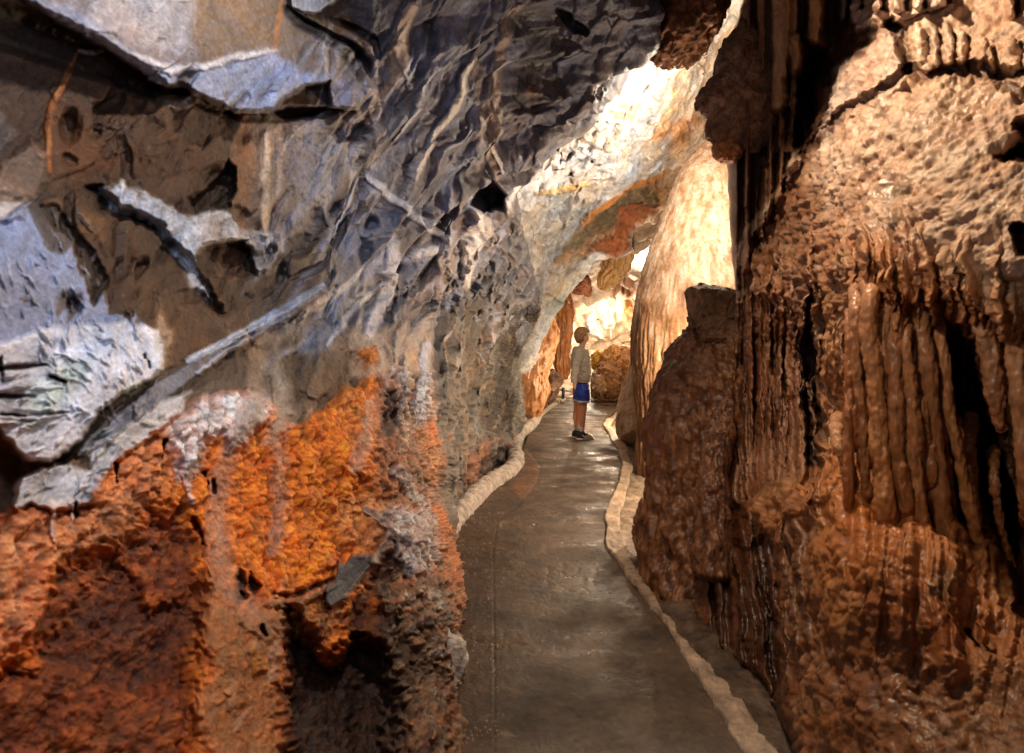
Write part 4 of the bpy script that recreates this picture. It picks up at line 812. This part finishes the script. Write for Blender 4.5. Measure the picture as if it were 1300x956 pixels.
Cf.poly([(800,400),(815,380),(822,420),(808,440)], (.6,.38,.2), 5, 4, 5, tex=.4)
b = Cf.B; n1 = lump(b, 3.2, 6)
disp = .45*lump(b, 1.5, 11)+.25*n1+.16*fbm(b*2, 4, 9)+.03*lump(b, 12, 4)
Cf.C *= np.clip(1+.9*(n1-.3)+.4*fbm(b*5, 4, 52, .65), .3, 1.5)[..., None]
bw = Cf.finish('cave_wall', rock_mat('far_calcite', 9., .5, .03, (.4, .8), .3), None, disp=disp)
tag(bw, kind='structure')
# --- orange wall beyond the slate, left of the far path
ow = puff('orange_rock_wall', jag([(646,395),(672,392),(700,396),(706,420),(700,450),(692,478),(694,500),(686,520),(664,536),(655,540),(640,500)], 2, 8, 6), 9.2, .8, veinM, cb((.22,.06,.015), (.58,.25,.09), (.68,.46,.30), 8, 17), lambda P: .09*fbm(P*np.array([6, 6, 2.5], f32), 4, 5)+.05*lump(P, 7, 4)+.05*fbm(P*np.array([9, 9, 2], f32), 4, 6, .6, True))
tag(ow, 'smooth orange rock face beside the path just beyond the grey slate wall', 'rock')
dkr = puff('dark_rock', jag([(690,478),(700,470),(712,474),(715,486),(706,500),(698,508),(684,524),(668,534),(674,512),(684,498)], 1.5, 6, 7), 9.9, .4, dryM, cb((.03,.015,.01), (.12,.06,.03), (.22,.13,.08), 6, 18), lambda P: craggy(P, .05, 4, 5))
tag(dkr, 'low dark brown rock leaning against the foot of the orange rock face', 'boulder')
k = tube('stalactite', [(711,372,11,12),(713,395,11,12),(713,420,11,11),(712,445,11,10),(714,465,11,8),(716,482,11,3)], 120, 260, disp=flow_disp(.05, .7, 5), colf=flow_col([(.12,.035,.01), (.38,.14,.035), (.60,.28,.09)], (7, 7, 1.5), 16), mat=veinM, wet=.5, origin=W1(714, 372, 11))
tag(k, 'thick rust orange stalactite column hanging left of the boy', 'stalactite')
k = tube('stalactite', [(788,316,11,17),(784,330,11,16),(778,345,11,14),(770,358,11,10),(764,368,11,4)], 110, 160, disp=flow_disp(.05, .7, 6), colf=flow_col([(.44,.18,.05), (.62,.38,.16), (.72,.56,.38)], (7, 7, 1.5), 19), mat=veinM, wet=.5, origin=W1(788, 316, 11))
tag(k, 'short cream and orange fluted drapery hanging from the roof above the bright chamber', 'stalactite')
k = puff('hanging_rock', jag([(737,350),(744,346),(752,362),(748,376),(730,374),(718,370)], 1, 6, 4), 10.2, .3, dryM, cb((.16,.05,.02), (.34,.13,.06), (.45,.25,.15), 6, 21), lambda P: craggy(P, .04, 5, 6))
tag(k, 'small red brown wedge of rock hanging over the path above the boy', 'rock')
# tumbled rocks at the end of the path
pile = [([(752,500),(750,482),(757,468),(770,462),(786,466),(796,486),(800,503),(775,508)],12.6,.6,(.20,.09,.03)),([(772,462),(780,446),(797,440),(812,450),(812,486),(796,492),(780,480)],12.9,.6,(.32,.14,.045)),
        ([(760,466),(766,450),(778,436),(790,444),(786,466),(772,474)],13.1,.4,(.42,.20,.06)),([(750,486),(754,474),(764,478),(766,496),(756,502)],12.1,.25,(.30,.18,.10)),([(784,500),(790,486),(802,484),(808,502)],12.0,.3,(.24,.12,.05)),([(752,454),(758,446),(764,450),(762,466),(754,468)],13.3,.25,(.62,.33,.06))]
lab = ['dark brown boulder at the far end of the path, lowest and widest of the heap', 'rust orange boulder leaning against the pale column at the back of the heap', 'small orange boulder at the top of the heap behind the boy', 'small tan stone at the left foot of the boulder heap', 'low brown stone at the right foot of the boulder heap', 'small yellow ochre stone behind the shoulder of the boy']
for j, (ol, d, dr, c) in enumerate(pile):
    c = np.array(c); o = puff('boulder', jag(ol, 1.3, 6, 20+j), d, dr, dryM, cb(tuple(c*.5), tuple(c*1.25), tuple(np.minimum(c*2.2, .66)), 5, 22+j), (lambda s: lambda P: craggy(P, .075, 3.4, s)+.03*fbm(P*9, 3, s, .6))(5+j), nu=150, nv=80)
    tag(o, lab[j], 'boulder', 'tumbled rocks at the end of the path')
# ================================================================== ground
def zdepth(U, V): return F*EYE/np.maximum(V-CY, 30)
Vfl = np.concatenate([np.arange(476, 520, .55), np.arange(520, 990, 1.25), np.arange(990, 1400, 12)])
def floor_face(base, seed, x0=430, x1=1090, wet=.4):
    return Face(axis(x0, x0, x1, x1, 1.3), Vfl, depth=zdepth, base=base, ty='smooth', seed=seed, wet=wet)
def finish_floor(s, name, mat, clip, lift, z=None):
    P = s.B.copy(); P[..., 2] += lift+(z if z is not None else 0)+s.H*.001
    keep = None
    if clip is not None:
        d, nx, ny, _ = seg_dist(s.U, s.V, clip, True); ins = inside(s.U, s.V, clip); keep = ins | (d < 2.5)
        o = ~ins; Q = W3(nx, ny, zdepth(nx, ny)); P[o, 0] = Q[o, 0]; P[o, 1] = Q[o, 1]; P[o, 2] -= .035
    return mesh_grid(name, P.astype(f32), np.clip(s.C, .004, .9), s.Wt, keep, mat)
G = floor_face((.20,.14,.09), 61)
gx = G.B
G.poly([(780,500),(1100,500),(1100,1400),(960,1000),(880,860),(790,720),(775,600),(790,540)], (.26,.19,.13), 0, 6, 6, tex=.3)
G.poly([(800,640),(1100,560),(1100,1400),(980,1100),(880,860),(790,720)], (.09,.055,.033), 0, 16, 6)
right_side = ss((G.U-780)/60.)*ss((900-G.V)/60)
gz = .030*lump(gx*np.array([1, .7, 1], f32), 9, 8)+.02*fbm(gx*6, 4, 62)-.045
gz = gz+.05*ss((G.U-800-(G.V-560)*.12)/60.)-.02
G.C *= np.clip(1+.7*fbm(gx*12, 4, 63, .6)+.7*lump(gx*np.array([1, .7, 1], f32), 9, 8)-.3, .3, 1.8)[..., None]
ground = finish_floor(G, 'ground', rock_mat('cave_floor_mud', 30., .5, .01, (.3, .75), .45), None, -.0, gz); tag(ground, kind='structure')
pave_poly = [(582,1400),(582,867),(574,760),(570,684),(600,650),(640,606),(662,578),(668,556),(672,535),(690,520),(712,509),(724,500),(735,496),(700,486),(720,476),(830,476),(800,496),(786,508),(784,520),(768,532),(764,541),(785,570),(790,590),(786,612),(770,650),(768,690),(800,736),(850,800),(890,867),(960,985),(1200,1400)]
Pv = floor_face((.085,.066,.049), 71, 520, 980, wet=.55)
p = Pv.B
Pv.poly([(560,1400),(560,560),(690,560),(686,600),(660,640),(632,660),(626,700),(628,867),(628,1400)], (.072,.046,.027), 0, 1.5, 1, tex=.2)
Pv.stroke([(628,1400),(628,867),(627,760),(626,700),(632,662),(658,642),(682,612),(686,592),(672,574),(664,562)], 1.1, (.035,.025,.018), -2, 1.2, .6, taper=False)
Pv.poly([(662,566),(672,574),(686,592),(682,612),(664,634),(648,622),(660,600)], (.20,.09,.03), 2, 2, 3, tex=.4)
Pv.poly([(628,740),(640,680),(760,690),(800,760),(850,867),(900,985),(640,985)], (.10,.08,.062), 0, 18, 10, .8, tex=.4)
Pv.fan(600,860,560,985,170,0,26,3.4,[(.15,.12,.09),(.04,.03,.024),(.19,.15,.11),(.11,.065,.035)],1.2,.6,72,.25)
Pv.fan(640,780,505,600,60,0,36,2,[(.19,.15,.10),(.06,.045,.03)],.6,.5,73,.1,f=1,rough=2)
Pv.fan(680,760,720,760,10,5,14,5,[(.12,.10,.085)],-4,.7,74,.5)
for x, y, a_, b_ in ((650,665,16,3),(672,675,8,3),(688,700,5,6),(820,800,9,3),(838,828,8,3),(760,768,8,2),(812,848,7,4),(836,790,6,2),(706,752,8,5),(655,658,5,2)):
    Pv.stroke([(x-a_,y),(x,y-b_*.4),(x+a_,y+1)], b_, (.26,.20,.14), 1, 3, 5, .5, tex=.5)
sp = worley(p*60, 5)[0]; Pv.C = np.where(((sp < .17) & (Pv.U < 640+0*Pv.V) & (perlin(p*7, 3) > -.1))[..., None], np.array([.42,.36,.28], f32), Pv.C)
Pv.C *= (np.array([.78,.64,.50], f32)*(1-.55*ss(1.6*fbm(p*np.array([1.6, 2.6, 1], f32), 5, 88, .62)+.25))[..., None]+.0)
Pv.C *= np.clip(1+.95*fbm(p*4.5, 5, 75, .68)+.5*fbm(p*40, 3, 76), .3, 2.2)[..., None]
Pv.Wt = np.clip(.35+1.7*fbm(p*np.array([2.5, 4, 1], f32), 5, 77, .6), 0, 1)
pz = .004*fbm(p*2.2, 2, 78)+.0030*fbm(p*45, 4, 79, .65)
path = finish_floor(Pv, 'path', rock_mat('worn_concrete', 120., .5, .003, (.14, .8), .28, spec=.5), jag(pave_poly, .8, 12, 5), .0, pz); tag(path, kind='structure')
# pale flush border along the right of the path
Bd = floor_face((.27,.19,.125), 81, 740, 1100, wet=.35)
bord = [(890,867),(850,800),(800,736),(768,690),(770,650),(786,612),(790,590),(785,570),(764,541),(768,532),(784,520),(786,508),(792,512),(790,524),(778,534),(774,541),(796,566),(804,592),(799,614),(786,650),(788,678),(808,722),(840,776),(874,820),(918,867),(1002,985),(1250,1100),(1080,1200),(960,985)]
bz = .022*fbm(Bd.B*7, 4, 82)+.010*fbm(Bd.B*26, 3, 84)+.010
Bd.C *= (1-.55*ss((Bd.V-740)/140.))[..., None]*np.ones(3, f32) if False else 1.
Bd.C *= np.clip(1+1.1*fbm(Bd.B*8, 5, 83, .65), .3, 1.8)[..., None]
bo = finish_floor(Bd, 'path_border', rock_mat('pale_mortar', 60., .5, .004, (.4, .8), .3), jag(bord, 3.2, 9, 6), .008, bz); tag(bo, kind='structure')
# big plain base under everything
bm_ = bpy.data.meshes.new('ground_base'); bm_.from_pydata([(-30,-30,-.25),(30,-30,-.25),(30,45,-.25),(-30,45,-.25)], [], [(0,1,2,3)])
gb = bpy.data.objects.new('ground_base', bm_); COL.objects.link(gb); bm_.materials.append(plain('base_mud', (.12,.08,.05))); tag(gb, kind='structure')
# rounded plaster kerb along the left foot of the slate
def ground_pt(px, py, z=0): d = F*(EYE-z)/(py-CY); return W1(px, py, d)
def kerb(name, line, mat, col, lab):
    P = []; rw = []
    for x, y, w in line:
        v = ground_pt(x, y); P.append(tuple(v)+(w/F*v.y,))
    c = np.array(curve(P, 420)); n = len(c); tg = np.gradient(c[:, :3], axis=0); tg /= np.linalg.norm(tg, axis=1)[:, None]
    sd = np.cross(tg, [0, 0, 1.]); sd /= np.linalg.norm(sd, axis=1)[:, None]; up = np.array([0, 0, 1.])
    th = np.linspace(-.35, math.pi+.35, 36)
    X = c[:, None, :3]+sd[:, None]*(np.cos(th)[None, :, None]*c[:, None, 3:4])+up*(np.sin(th)[None, :, None]*c[:, None, 3:4]*1.05)
    X = X.astype(f32); nn = (X-c[:, None, :3]); nn /= np.linalg.norm(nn, axis=-1)[..., None]
    X = X+(nn*(.016*fbm(X*np.array([10, 10, 10], f32), 4, 3)+.022*lump(X, 13, 4)+.006*lump(X, 40, 4))[..., None]).astype(f32)
    C = mixc(col, np.clip(.5+.8*fbm(X*12, 4, 8, .6), 0, 1))
    o = mesh_grid(name, X, C, np.full(X.shape[:2], .3, f32), None, mat, origin=Vector(P[0][:3]))
    return tag(o, lab, 'kerb')
plast = rock_mat('lumpy_plaster', 70., .6, .006, (.4, .85), .3)
kerb('kerb', [(564,681,13),(579,660,13),(596,640,13),(612,624,13),(630,611,12),(646,600,11),(655,586,10),(653,570,9),(656,556,9),(668,545,9),(678,536,7),(683,531,4)], plast, [(.16,.11,.08), (.40,.33,.27), (.56,.50,.44)], 'lumpy pale plaster kerb winding along the foot of the slate wall')
kerb('kerb', [(684,530,3),(690,524,3),(700,517,3),(714,510,2.5),(726,504,2)], plast, [(.36,.27,.18), (.52,.4,.28), (.6,.5,.4)], 'low straight pale kerb leading from the orange rock face towards the railing')
st = puff('pale_stone', jag([(568,798),(584,806),(594,836),(592,872),(582,930),(560,940),(548,900),(556,860),(562,825)], 2, 8, 8), 2.2, .07, dryM, cb((.34,.25,.18), (.55,.46,.38), (.68,.60,.52), 10, 30), lambda P: craggy(P, .012, 14, 5))
tag(st, 'jagged pale stone standing at the foot of the nodular rock beside the path', 'stone')
rs_ = puff('boulder', jag([(806,700),(806,660),(815,632),(830,630),(840,660),(842,712),(825,726)], 1.5, 7, 9), 3.55, .12, dryM, cb((.08,.03,.012), (.24,.10,.04), (.34,.18,.09), 12, 31), lambda P: craggy(P, .014, 10, 5))
tag(rs_, 'small rust brown rock at the foot of the dark mound beside the pale path border', 'boulder')
for j, (x, y, r) in enumerate(((704,513,7),(700,516,4),(712,512,4),(690,519,4))):
    v = ground_pt(x, y); o = puff('stone', [(x-r, y), (x-r*.6, y-r*.6), (x+r*.3, y-r*.7), (x+r, y), (x, y+r*.3)], v.y, .12, dryM, cb((.08,.04,.02), (.2,.12,.07), (.35,.25,.16), 8, 33+j), lambda P: craggy(P, .02, 8, 5), nu=60, nv=30)
    tag(o, ['largest brown stone on the ledge left of the path below the railing', 'small stone touching the left of the largest stone below the railing', 'small stone on the right of the largest stone below the railing', 'small brown stone nearest the orange rock face below the railing'][j], 'stone', 'stones on the ledge below the railing')
# railing
def bar(name, a, b, r, mat, parent, nt=10):
    a = np.array(a, float); b = np.array(b, float); t = (b-a)/np.linalg.norm(b-a); x = np.cross(t, [0, 1, .01]); x /= np.linalg.norm(x); y = np.cross(t, x)
    th = np.linspace(0, 2*math.pi, nt, endpoint=False); rings = []
    for c, k in ((a, .01), (a, 1), (b, 1), (b, .01)): rings.append(c+r*k*(np.cos(th)[:, None]*x+np.sin(th)[:, None]*y))
    return mesh_grid(name, np.array(rings), None, None, None, mat, parent, wrap=True, origin=Vector(a.tolist()))
rl = empty('railing', ground_pt(715, 508)); tag(rl, 'low white pipe railing with one dark post left of the boy', 'railing')
wp = plain('white_paint', (.75,.72,.66), .45); dp = plain('dark_metal', (.06,.08,.14), .5)
d0 = rl.location.y
for y0, y1 in ((491, 499), (501, 507)): bar('rail', W1(690, y0, d0+.5), W1(738, y1, d0-.3), .028, wp, rl)
bar('post', W1(715, 507, d0+.02), W1(715, 492, d0+.02), .035, dp, rl)
# ================================================================== the rest of the cave, closing it round
def shell():
    ny, nt = 150, 130; y = np.linspace(-7, 26, ny); th = np.linspace(-.30, math.pi+.30, nt)
    Yg, T = np.meshgrid(y, th, indexing='ij')
    cx = .35+.06*Yg; R = 5.2+.12*np.maximum(Yg, 0); end = np.clip(np.minimum((Yg+7)/1.5, (26-Yg)/3), .02, 1)**.5
    X = cx+np.cos(T)*R*end*1.0; Z = .1+np.sin(T)*(5.4+.08*np.maximum(Yg, 0))*end
    P = np.stack([X, Yg, Z], -1).astype(f32); c = np.stack([cx, Yg, Z*0+1.], -1); n = c-P; n /= np.linalg.norm(n, axis=-1)[..., None]
    P = P+(n*(.5*fbm(P*.7, 4, 91)+.12*worley(P*1.6, 92, want_facet=True)[2])[..., None]).astype(f32)
    C = mixc([(.10,.06,.035), (.26,.18,.12), (.36,.32,.30)], np.clip(.5+.8*fbm(P*1.2, 4, 93), 0, 1))
    o = mesh_grid('cave_wall', P, C, np.full(P.shape[:2], .3, f32), None, rock_mat('outer_rock', 8., .6, .03, (.4, .85), .4)); tag(o, kind='structure')
shell()
# ================================================================== the boy
BD = 7.62; MP = BD/F
def bp(px, py, dd=0): return W1(px, py, BD)+Vector((0, dd, 0))
skin = plain('skin', (.62,.32,.20), .55, .4, .05, 60, .08)
boy = empty('person', (bp(738, 556).x, BD, 0)); tag(boy, 'boy in grey sweatshirt and blue shorts standing sideways on the path, looking up', 'person')
J = {}; ev = []; vs = []; rad = []
def jt(n, px, py, dd, rx, ry=None, par=None):
    J[n] = len(vs); vs.append(bp(px, py, dd)-boy.location); rad.append((rx, ry or rx))
    if par: ev.append((J[par], J[n]))
jt('pelvis', 738.5, 490, 0, .105, .135); jt('waist', 738, 476, 0, .09, .12, 'pelvis'); jt('chest', 737.5, 457, 0, .095, .14, 'waist'); jt('neck0', 737, 444.5, 0, .055, .07, 'chest')
jt('neck1', 739, 438, 0, .042, .042, 'neck0'); jt('jaw', 742, 433.5, 0, .064, .055, 'neck1'); jt('head', 740.3, 427, 0, .090, .076, 'jaw'); jt('crown', 739, 421, 0, .070, .06, 'head')
jt('nose', 747.4, 428.6, 0, .016, .014, 'head')
for s, k in ((-1, 'n'), (1, 'f')):
    ox = 0 if s < 0 else 2
    jt('sh'+k, 736+ox, 448.5, s*.14, .036, .036, 'chest')
    if s < 0: jt('el'+k, 731, 469, s*.185, .026, .026, 'sh'+k); jt('wr'+k, 728, 486, s*.185, .022, .020, 'el'+k); jt('pa'+k, 727, 491.5, s*.17, .026, .032, 'wr'+k)
    else: jt('el'+k, 743, 469, s*.19, .026, .026, 'sh'+k); jt('wr'+k, 749, 483, s*.20, .024, .022, 'el'+k); jt('pa'+k, 751, 489, s*.19, .024, .032, 'wr'+k)
    hx = 739.5 if s < 0 else 736; kx = 739.2 if s < 0 else 733.8; ax = 738.3 if s < 0 else 733; dy = 0 if s < 0 else -2
    jt('hp'+k, hx, 498, s*.075, .078, .075, 'pelvis'); jt('kn'+k, kx, 521+dy, s*.085, .052, .05, 'hp'+k); jt('ca'+k, kx-1.2, 531+dy, s*.085, .050, .048, 'kn'+k)
    jt('an'+k, ax, 548+dy, s*.09, .030, .030, 'ca'+k); jt('fo'+k, ax+7, 554.5+dy, s*.10, .030, .022, 'an'+k)
bm_ = bpy.data.meshes.new('body'); bm_.from_pydata([tuple(v) for v in vs], ev, [])
body = bpy.data.objects.new('body', bm_); COL.objects.link(body); body.parent = boy; bm_.materials.append(skin)
sk = body.modifiers.new('skin', 'SKIN')
if not bm_.skin_vertices: bm_.skin_vertices.new()
for i, r in enumerate(rad): bm_.skin_vertices[0].data[i].radius = r
bm_.skin_vertices[0].data[0].use_root = True; sk.use_smooth_shade = True
sb = body.modifiers.new('sub', 'SUBSURF'); sb.levels = 2; sb.render_levels = 2
def bt(name, pts, mat, col, kd=1., nt=48, ns=70, wr=.006, dd=0, stripe=None, sc=14, parent=None):
    P = [(x, y, BD+(q[0] if q else 0)+dd, w) for x, y, w, *q in pts]
    def cf(P_, T, Sg):
        c = np.ones(P_.shape, f32)*np.array(col, f32)*np.clip(1+.25*fbm(P_*30, 3, 4)[..., None], .6, 1.4)
        if stripe is not None:
            m = stripe(P_, T, Sg); c = np.where(m[..., None], np.array([.75,.75,.75], f32), c)
        return c
    return tube(name, P, nt, ns, disp=lambda P_, T, Sg, r: wr*fbm(P_*np.array([sc, sc, sc*1.6], f32), 3, 7)*1.6+wr*.5*perlin(P_*40, 2), colf=cf, mat=mat, parent=parent or boy, kd=kd, wet=.1)
cloth = rock_mat('knit_cloth', 160., .25, .002, (.8, .95), .12, spec=.2); satin = rock_mat('satin_cloth', 120., .15, .002, (.45, .6), .08, spec=.4); leather = rock_mat('shoe_leather', 120., .15, .002, (.4, .55), .1)
GRY = (.40,.345,.28)
bt('sweatshirt', [(737.5,440.5,5.5),(737,443,9.5),(736.8,449,11.3),(737.2,458,12.4),(738,468,12.0),(738.8,477,11.2),(739.2,483,10.6),(739.3,486,9.8)], cloth, GRY, 1.5, 72, 110, .011)
bt('sleeve', [(736.5,442.5,5),(735.5,448,6.6),(733.2,458,6.4),(731,468,5.6),(729.4,477,4.8),(728.2,484,3.5),(728,486,3.0)], cloth, GRY, 1., 40, 80, .010, -.185)
bt('sleeve', [(739,442.5,5),(740,448,6.2),(741.5,458,6.0),(743.5,468,5.2),(746.5,477,4.2),(749,483,3.2),(749.5,485,2.8)], cloth, GRY, 1., 40, 80, .010, .19)
bt('collar', [(737.8,439.4,4.6),(737.6,441.6,5.4)], cloth, (.36,.31,.25), 1.1, 30, 20, .002)
def zig(P_, T, Sg):
    z = P_[..., 2]; a = np.abs(((T+.5)/1.05) % 1-.5)*2; base = (EYE-(507.8-CY)*MP)+.045*np.clip(1-3*np.abs(np.sin(T*.5+2.35)), 0, 1)
    return ((np.abs(z-base) < .006) | (np.abs(z-base+.018) < .006)) & (Sg > .4)
BLU = (.012,.035,.30)
bt('shorts', [(738.8,483,9.6),(738.6,488,10.3),(739.6,497,9.8,-.075),(740.2,505,9.4,-.085),(740.2,511.6,9.4,-.085)], satin, BLU, 1.0, 64, 120, .007, stripe=zig)
bt('shorts', [(738.4,483,9.4),(738,488,10.3,.02),(737,497,9.6,.075),(736.4,505,9.0,.085),(736.2,510.8,9.0,.085)], satin, BLU, 1.1, 64, 120, .007, stripe=zig)
for s, ax, dy, dd in ((-1, 738.3, 0, -.09), (1, 733, -2, .09)):
    bt('sock', [(ax+.2, 541.5+dy, 3.5), (ax, 546+dy, 3.5), (ax+.8, 550+dy, 4.2)], cloth, (.62,.58,.54), 1., 24, 30, .003, dd)
    y = 558.2+dy*.9; x0 = ax-6.5
    up = puff('shoe', [(x0, y-1.5), (x0+.2, y-8), (x0+3, y-11.5), (x0+8.5, y-12.5), (x0+11.5, y-8.5), (x0+17, y-6.5), (x0+21, y-4.4), (x0+22.6, y-1.6), (x0+10, y-.8)], BD+dd, .052, leather, lambda P: np.ones(P.shape, f32)*np.array([.018,.018,.022], f32), None, boy, 90, 40, .7)
    so = puff('sole', [(x0-.8, y-.4), (x0-.6, y-2.8), (x0+8, y-2.4), (x0+22, y-2.6), (x0+23.8, y-1.4), (x0+22.4, y+.5), (x0+10, y+.6)], BD+dd, .057, leather, lambda P: np.ones(P.shape, f32)*np.array([.62,.55,.50], f32), None, up, 90, 30, .4)
    lg = tube('side_mark', [(x0+7, y-6.3, BD+dd-.053, .25), (x0+9.5, y-3.9, BD+dd-.056, .8), (x0+13, y-4.6, BD+dd-.054, .6), (x0+17.5, y-6.2, BD+dd-.047, .2)], 12, 30, mat=plain('white_mark', (.75,.75,.75), .5), parent=up, kd=.4)
# five curled fingers on each hand
for kx, ky, dd, sx in ((727, 491.5, -.17, -.35), (751, 489, .19, .25)):
    for f in range(4):
        a = dd-.026+f*.017; L = (.040, .046, .043, .034)[f]/MP
        tube('finger', [(kx+sx*2, ky+1.5, BD+a, .75), (kx+sx*3.5+.4, ky+1.5+L*.5, BD+a, .72), (kx+sx*1.5+1.2, ky+1.2+L*.95, BD+a, .55)], 12, 26, mat=skin, parent=body, kd=1.)
    tube('thumb', [(kx+1.2, ky-1, BD+dd-.02, .9), (kx+3, ky+1.2, BD+dd-.03, .85), (kx+3.2, ky+3.6, BD+dd-.032, .6)], 12, 26, mat=skin, parent=body, kd=1.)
# hair and face
def hair_disp(P): return .007*fbm(P*np.array([60, 60, 30], f32), 3, 3)+.004*fbm(P*18, 2, 5)
hair = puff('hair', [(728.98, 423.93), (730.05, 419.09), (733.68, 415.94), (739.03, 414.69), (744.38, 416.16), (747.81, 419.2), (748.02, 422.88), (744.92, 423.72), (743.53, 426.87), (741.6, 428.75), (740.75, 431.8), (737.32, 435.48), (733.26, 435.69), (730.05, 430.75)], BD, .10, rock_mat('hair', 150., .5, .003, (.45, .7), .4), cb((.12,.055,.022), (.28,.15,.065), (.44,.27,.14), 60, 40), hair_disp, boy, 110, 60, .55)
for s in (-1,): puff('ear', [(741,428),(742.5,426.4),(744,427.4),(743.6,430.6),(742.2,432)], BD-.078, .012, skin, None, None, body, 24, 12)
dkk = plain('dark_eye', (.03,.02,.015), .3)
for s in (-1, 1): puff('eye', [(745.2,426.9),(746.4,426.5),(747,427.2),(746.2,427.7)], BD+s*.045, .01, dkk, None, None, body, 16, 10)
puff('mouth', [(745.6,432.4),(746.6,432),(747.2,432.5),(746.4,432.9)], BD, .022, plain('lips', (.36,.12,.09), .5), None, None, body, 16, 10)
# ================================================================== CAMERA / RENDER / LIGHT
cam = bpy.data.cameras.new('camera'); co = bpy.data.objects.new('camera', cam); COL.objects.link(co)
co.location = (0, 0, EYE); co.rotation_euler = (math.pi/2, 0, 0)
cam.sensor_width = 36; cam.lens = F/1300*36; cam.shift_y = -(478-CY)/1300; cam.clip_start = .02; cam.clip_end = 200
cam.dof.use_dof = True; cam.dof.focus_distance = 7.2; cam.dof.aperture_fstop = 4.0
SC.camera = co
w = bpy.data.worlds.new('World'); SC.world = w; w.use_nodes = True
w.node_tree.nodes['Background'].inputs[0].default_value = (.9, .85, .8, 1); w.node_tree.nodes['Background'].inputs[1].default_value = .01
SC.view_settings.view_transform = 'Standard'; SC.view_settings.look = 'None'; SC.view_settings.exposure = 0; SC.view_settings.gamma = 1
SC.cycles.use_denoising = True; SC.cycles.use_adaptive_sampling = True; SC.cycles.adaptive_threshold = .025; SC.cycles.max_bounces = 5; SC.cycles.diffuse_bounces = 3; SC.cycles.sample_clamp_indirect = 4
def lamp(px, py, d, watts, col=(1, .85, .65), rad=.05, typ='POINT', aim=None, cone=80, name='cave_and_fill_lamp'):  # lamps without fixtures, some added only as fill
    l = bpy.data.lights.new(name, typ); l.energy = watts; l.color = col; l.shadow_soft_size = rad
    o = bpy.data.objects.new(name, l); COL.objects.link(o); o.location = W1(px, py, d) if d else Vector((px, py, 0))
    if typ == 'SPOT':
        l.spot_size = math.radians(cone); l.spot_blend = .6
        o.rotation_euler = (Vector(aim)-o.location).to_track_quat('-Z', 'Y').to_euler()
    return o
def lampw(loc, watts, **k):
    o = lamp(650, 433, 1, watts, **k); aim = k.get('aim'); o.location = loc
    if aim is not None: o.rotation_euler = (Vector(aim)-Vector(loc)).to_track_quat('-Z', 'Y').to_euler()
    return o
lampw((.48, 1.80, 3.05), 160, col=(1, .77, .54), rad=.03, typ='SPOT', aim=(1.35, 1.5, 1.6), cone=108)
lampw((.05, .90, 2.70), 88, col=(1, .91, .84), rad=.05, typ='SPOT', aim=(-.9, 1.8, 1.10), cone=105)
lampw((.25, .25, 1.95), 20, col=(.78, .86, 1), rad=.06, typ='SPOT', aim=(-.75, 2.2, 1.75), cone=80)  # cool fill added to soften the raking light on the left wall
lampw((.0, .3, 2.2), 3.5, col=(1, .78, .58), rad=.05)  # weak warm fill added to lift the dark near walls
lampw((-.40, .55, 1.85), 7, col=(.55, .70, 1), rad=.06)
lampw((.30, .95, 1.75), 19, col=(1, .74, .48), rad=.03, typ='SPOT', aim=(1.12, 1.62, 1.10), cone=42)  # added spot that brightens strands the overhead key leaves dark
lamp(916, 150, 4.4, 215, (1, .82, .6), .06)
lamp(900, 485, 4.5, 140, (1, .80, .58), .06)  # added behind the mound to brighten roof, shield and boy
lamp(807, 492, 8.7, 150, (1, .78, .52), .05)  # hidden lamp added to brighten the boulder heap and orange wall
lamp(818, 330, 12.0, 90, (1, .86, .68), .06)  # added to lighten the upper part of the far chamber
lamp(775, 425, 14.6, 175, (1, .82, .58), .08)
lamp(744, 446, 13.6, 70, (1, .86, .66), .07)
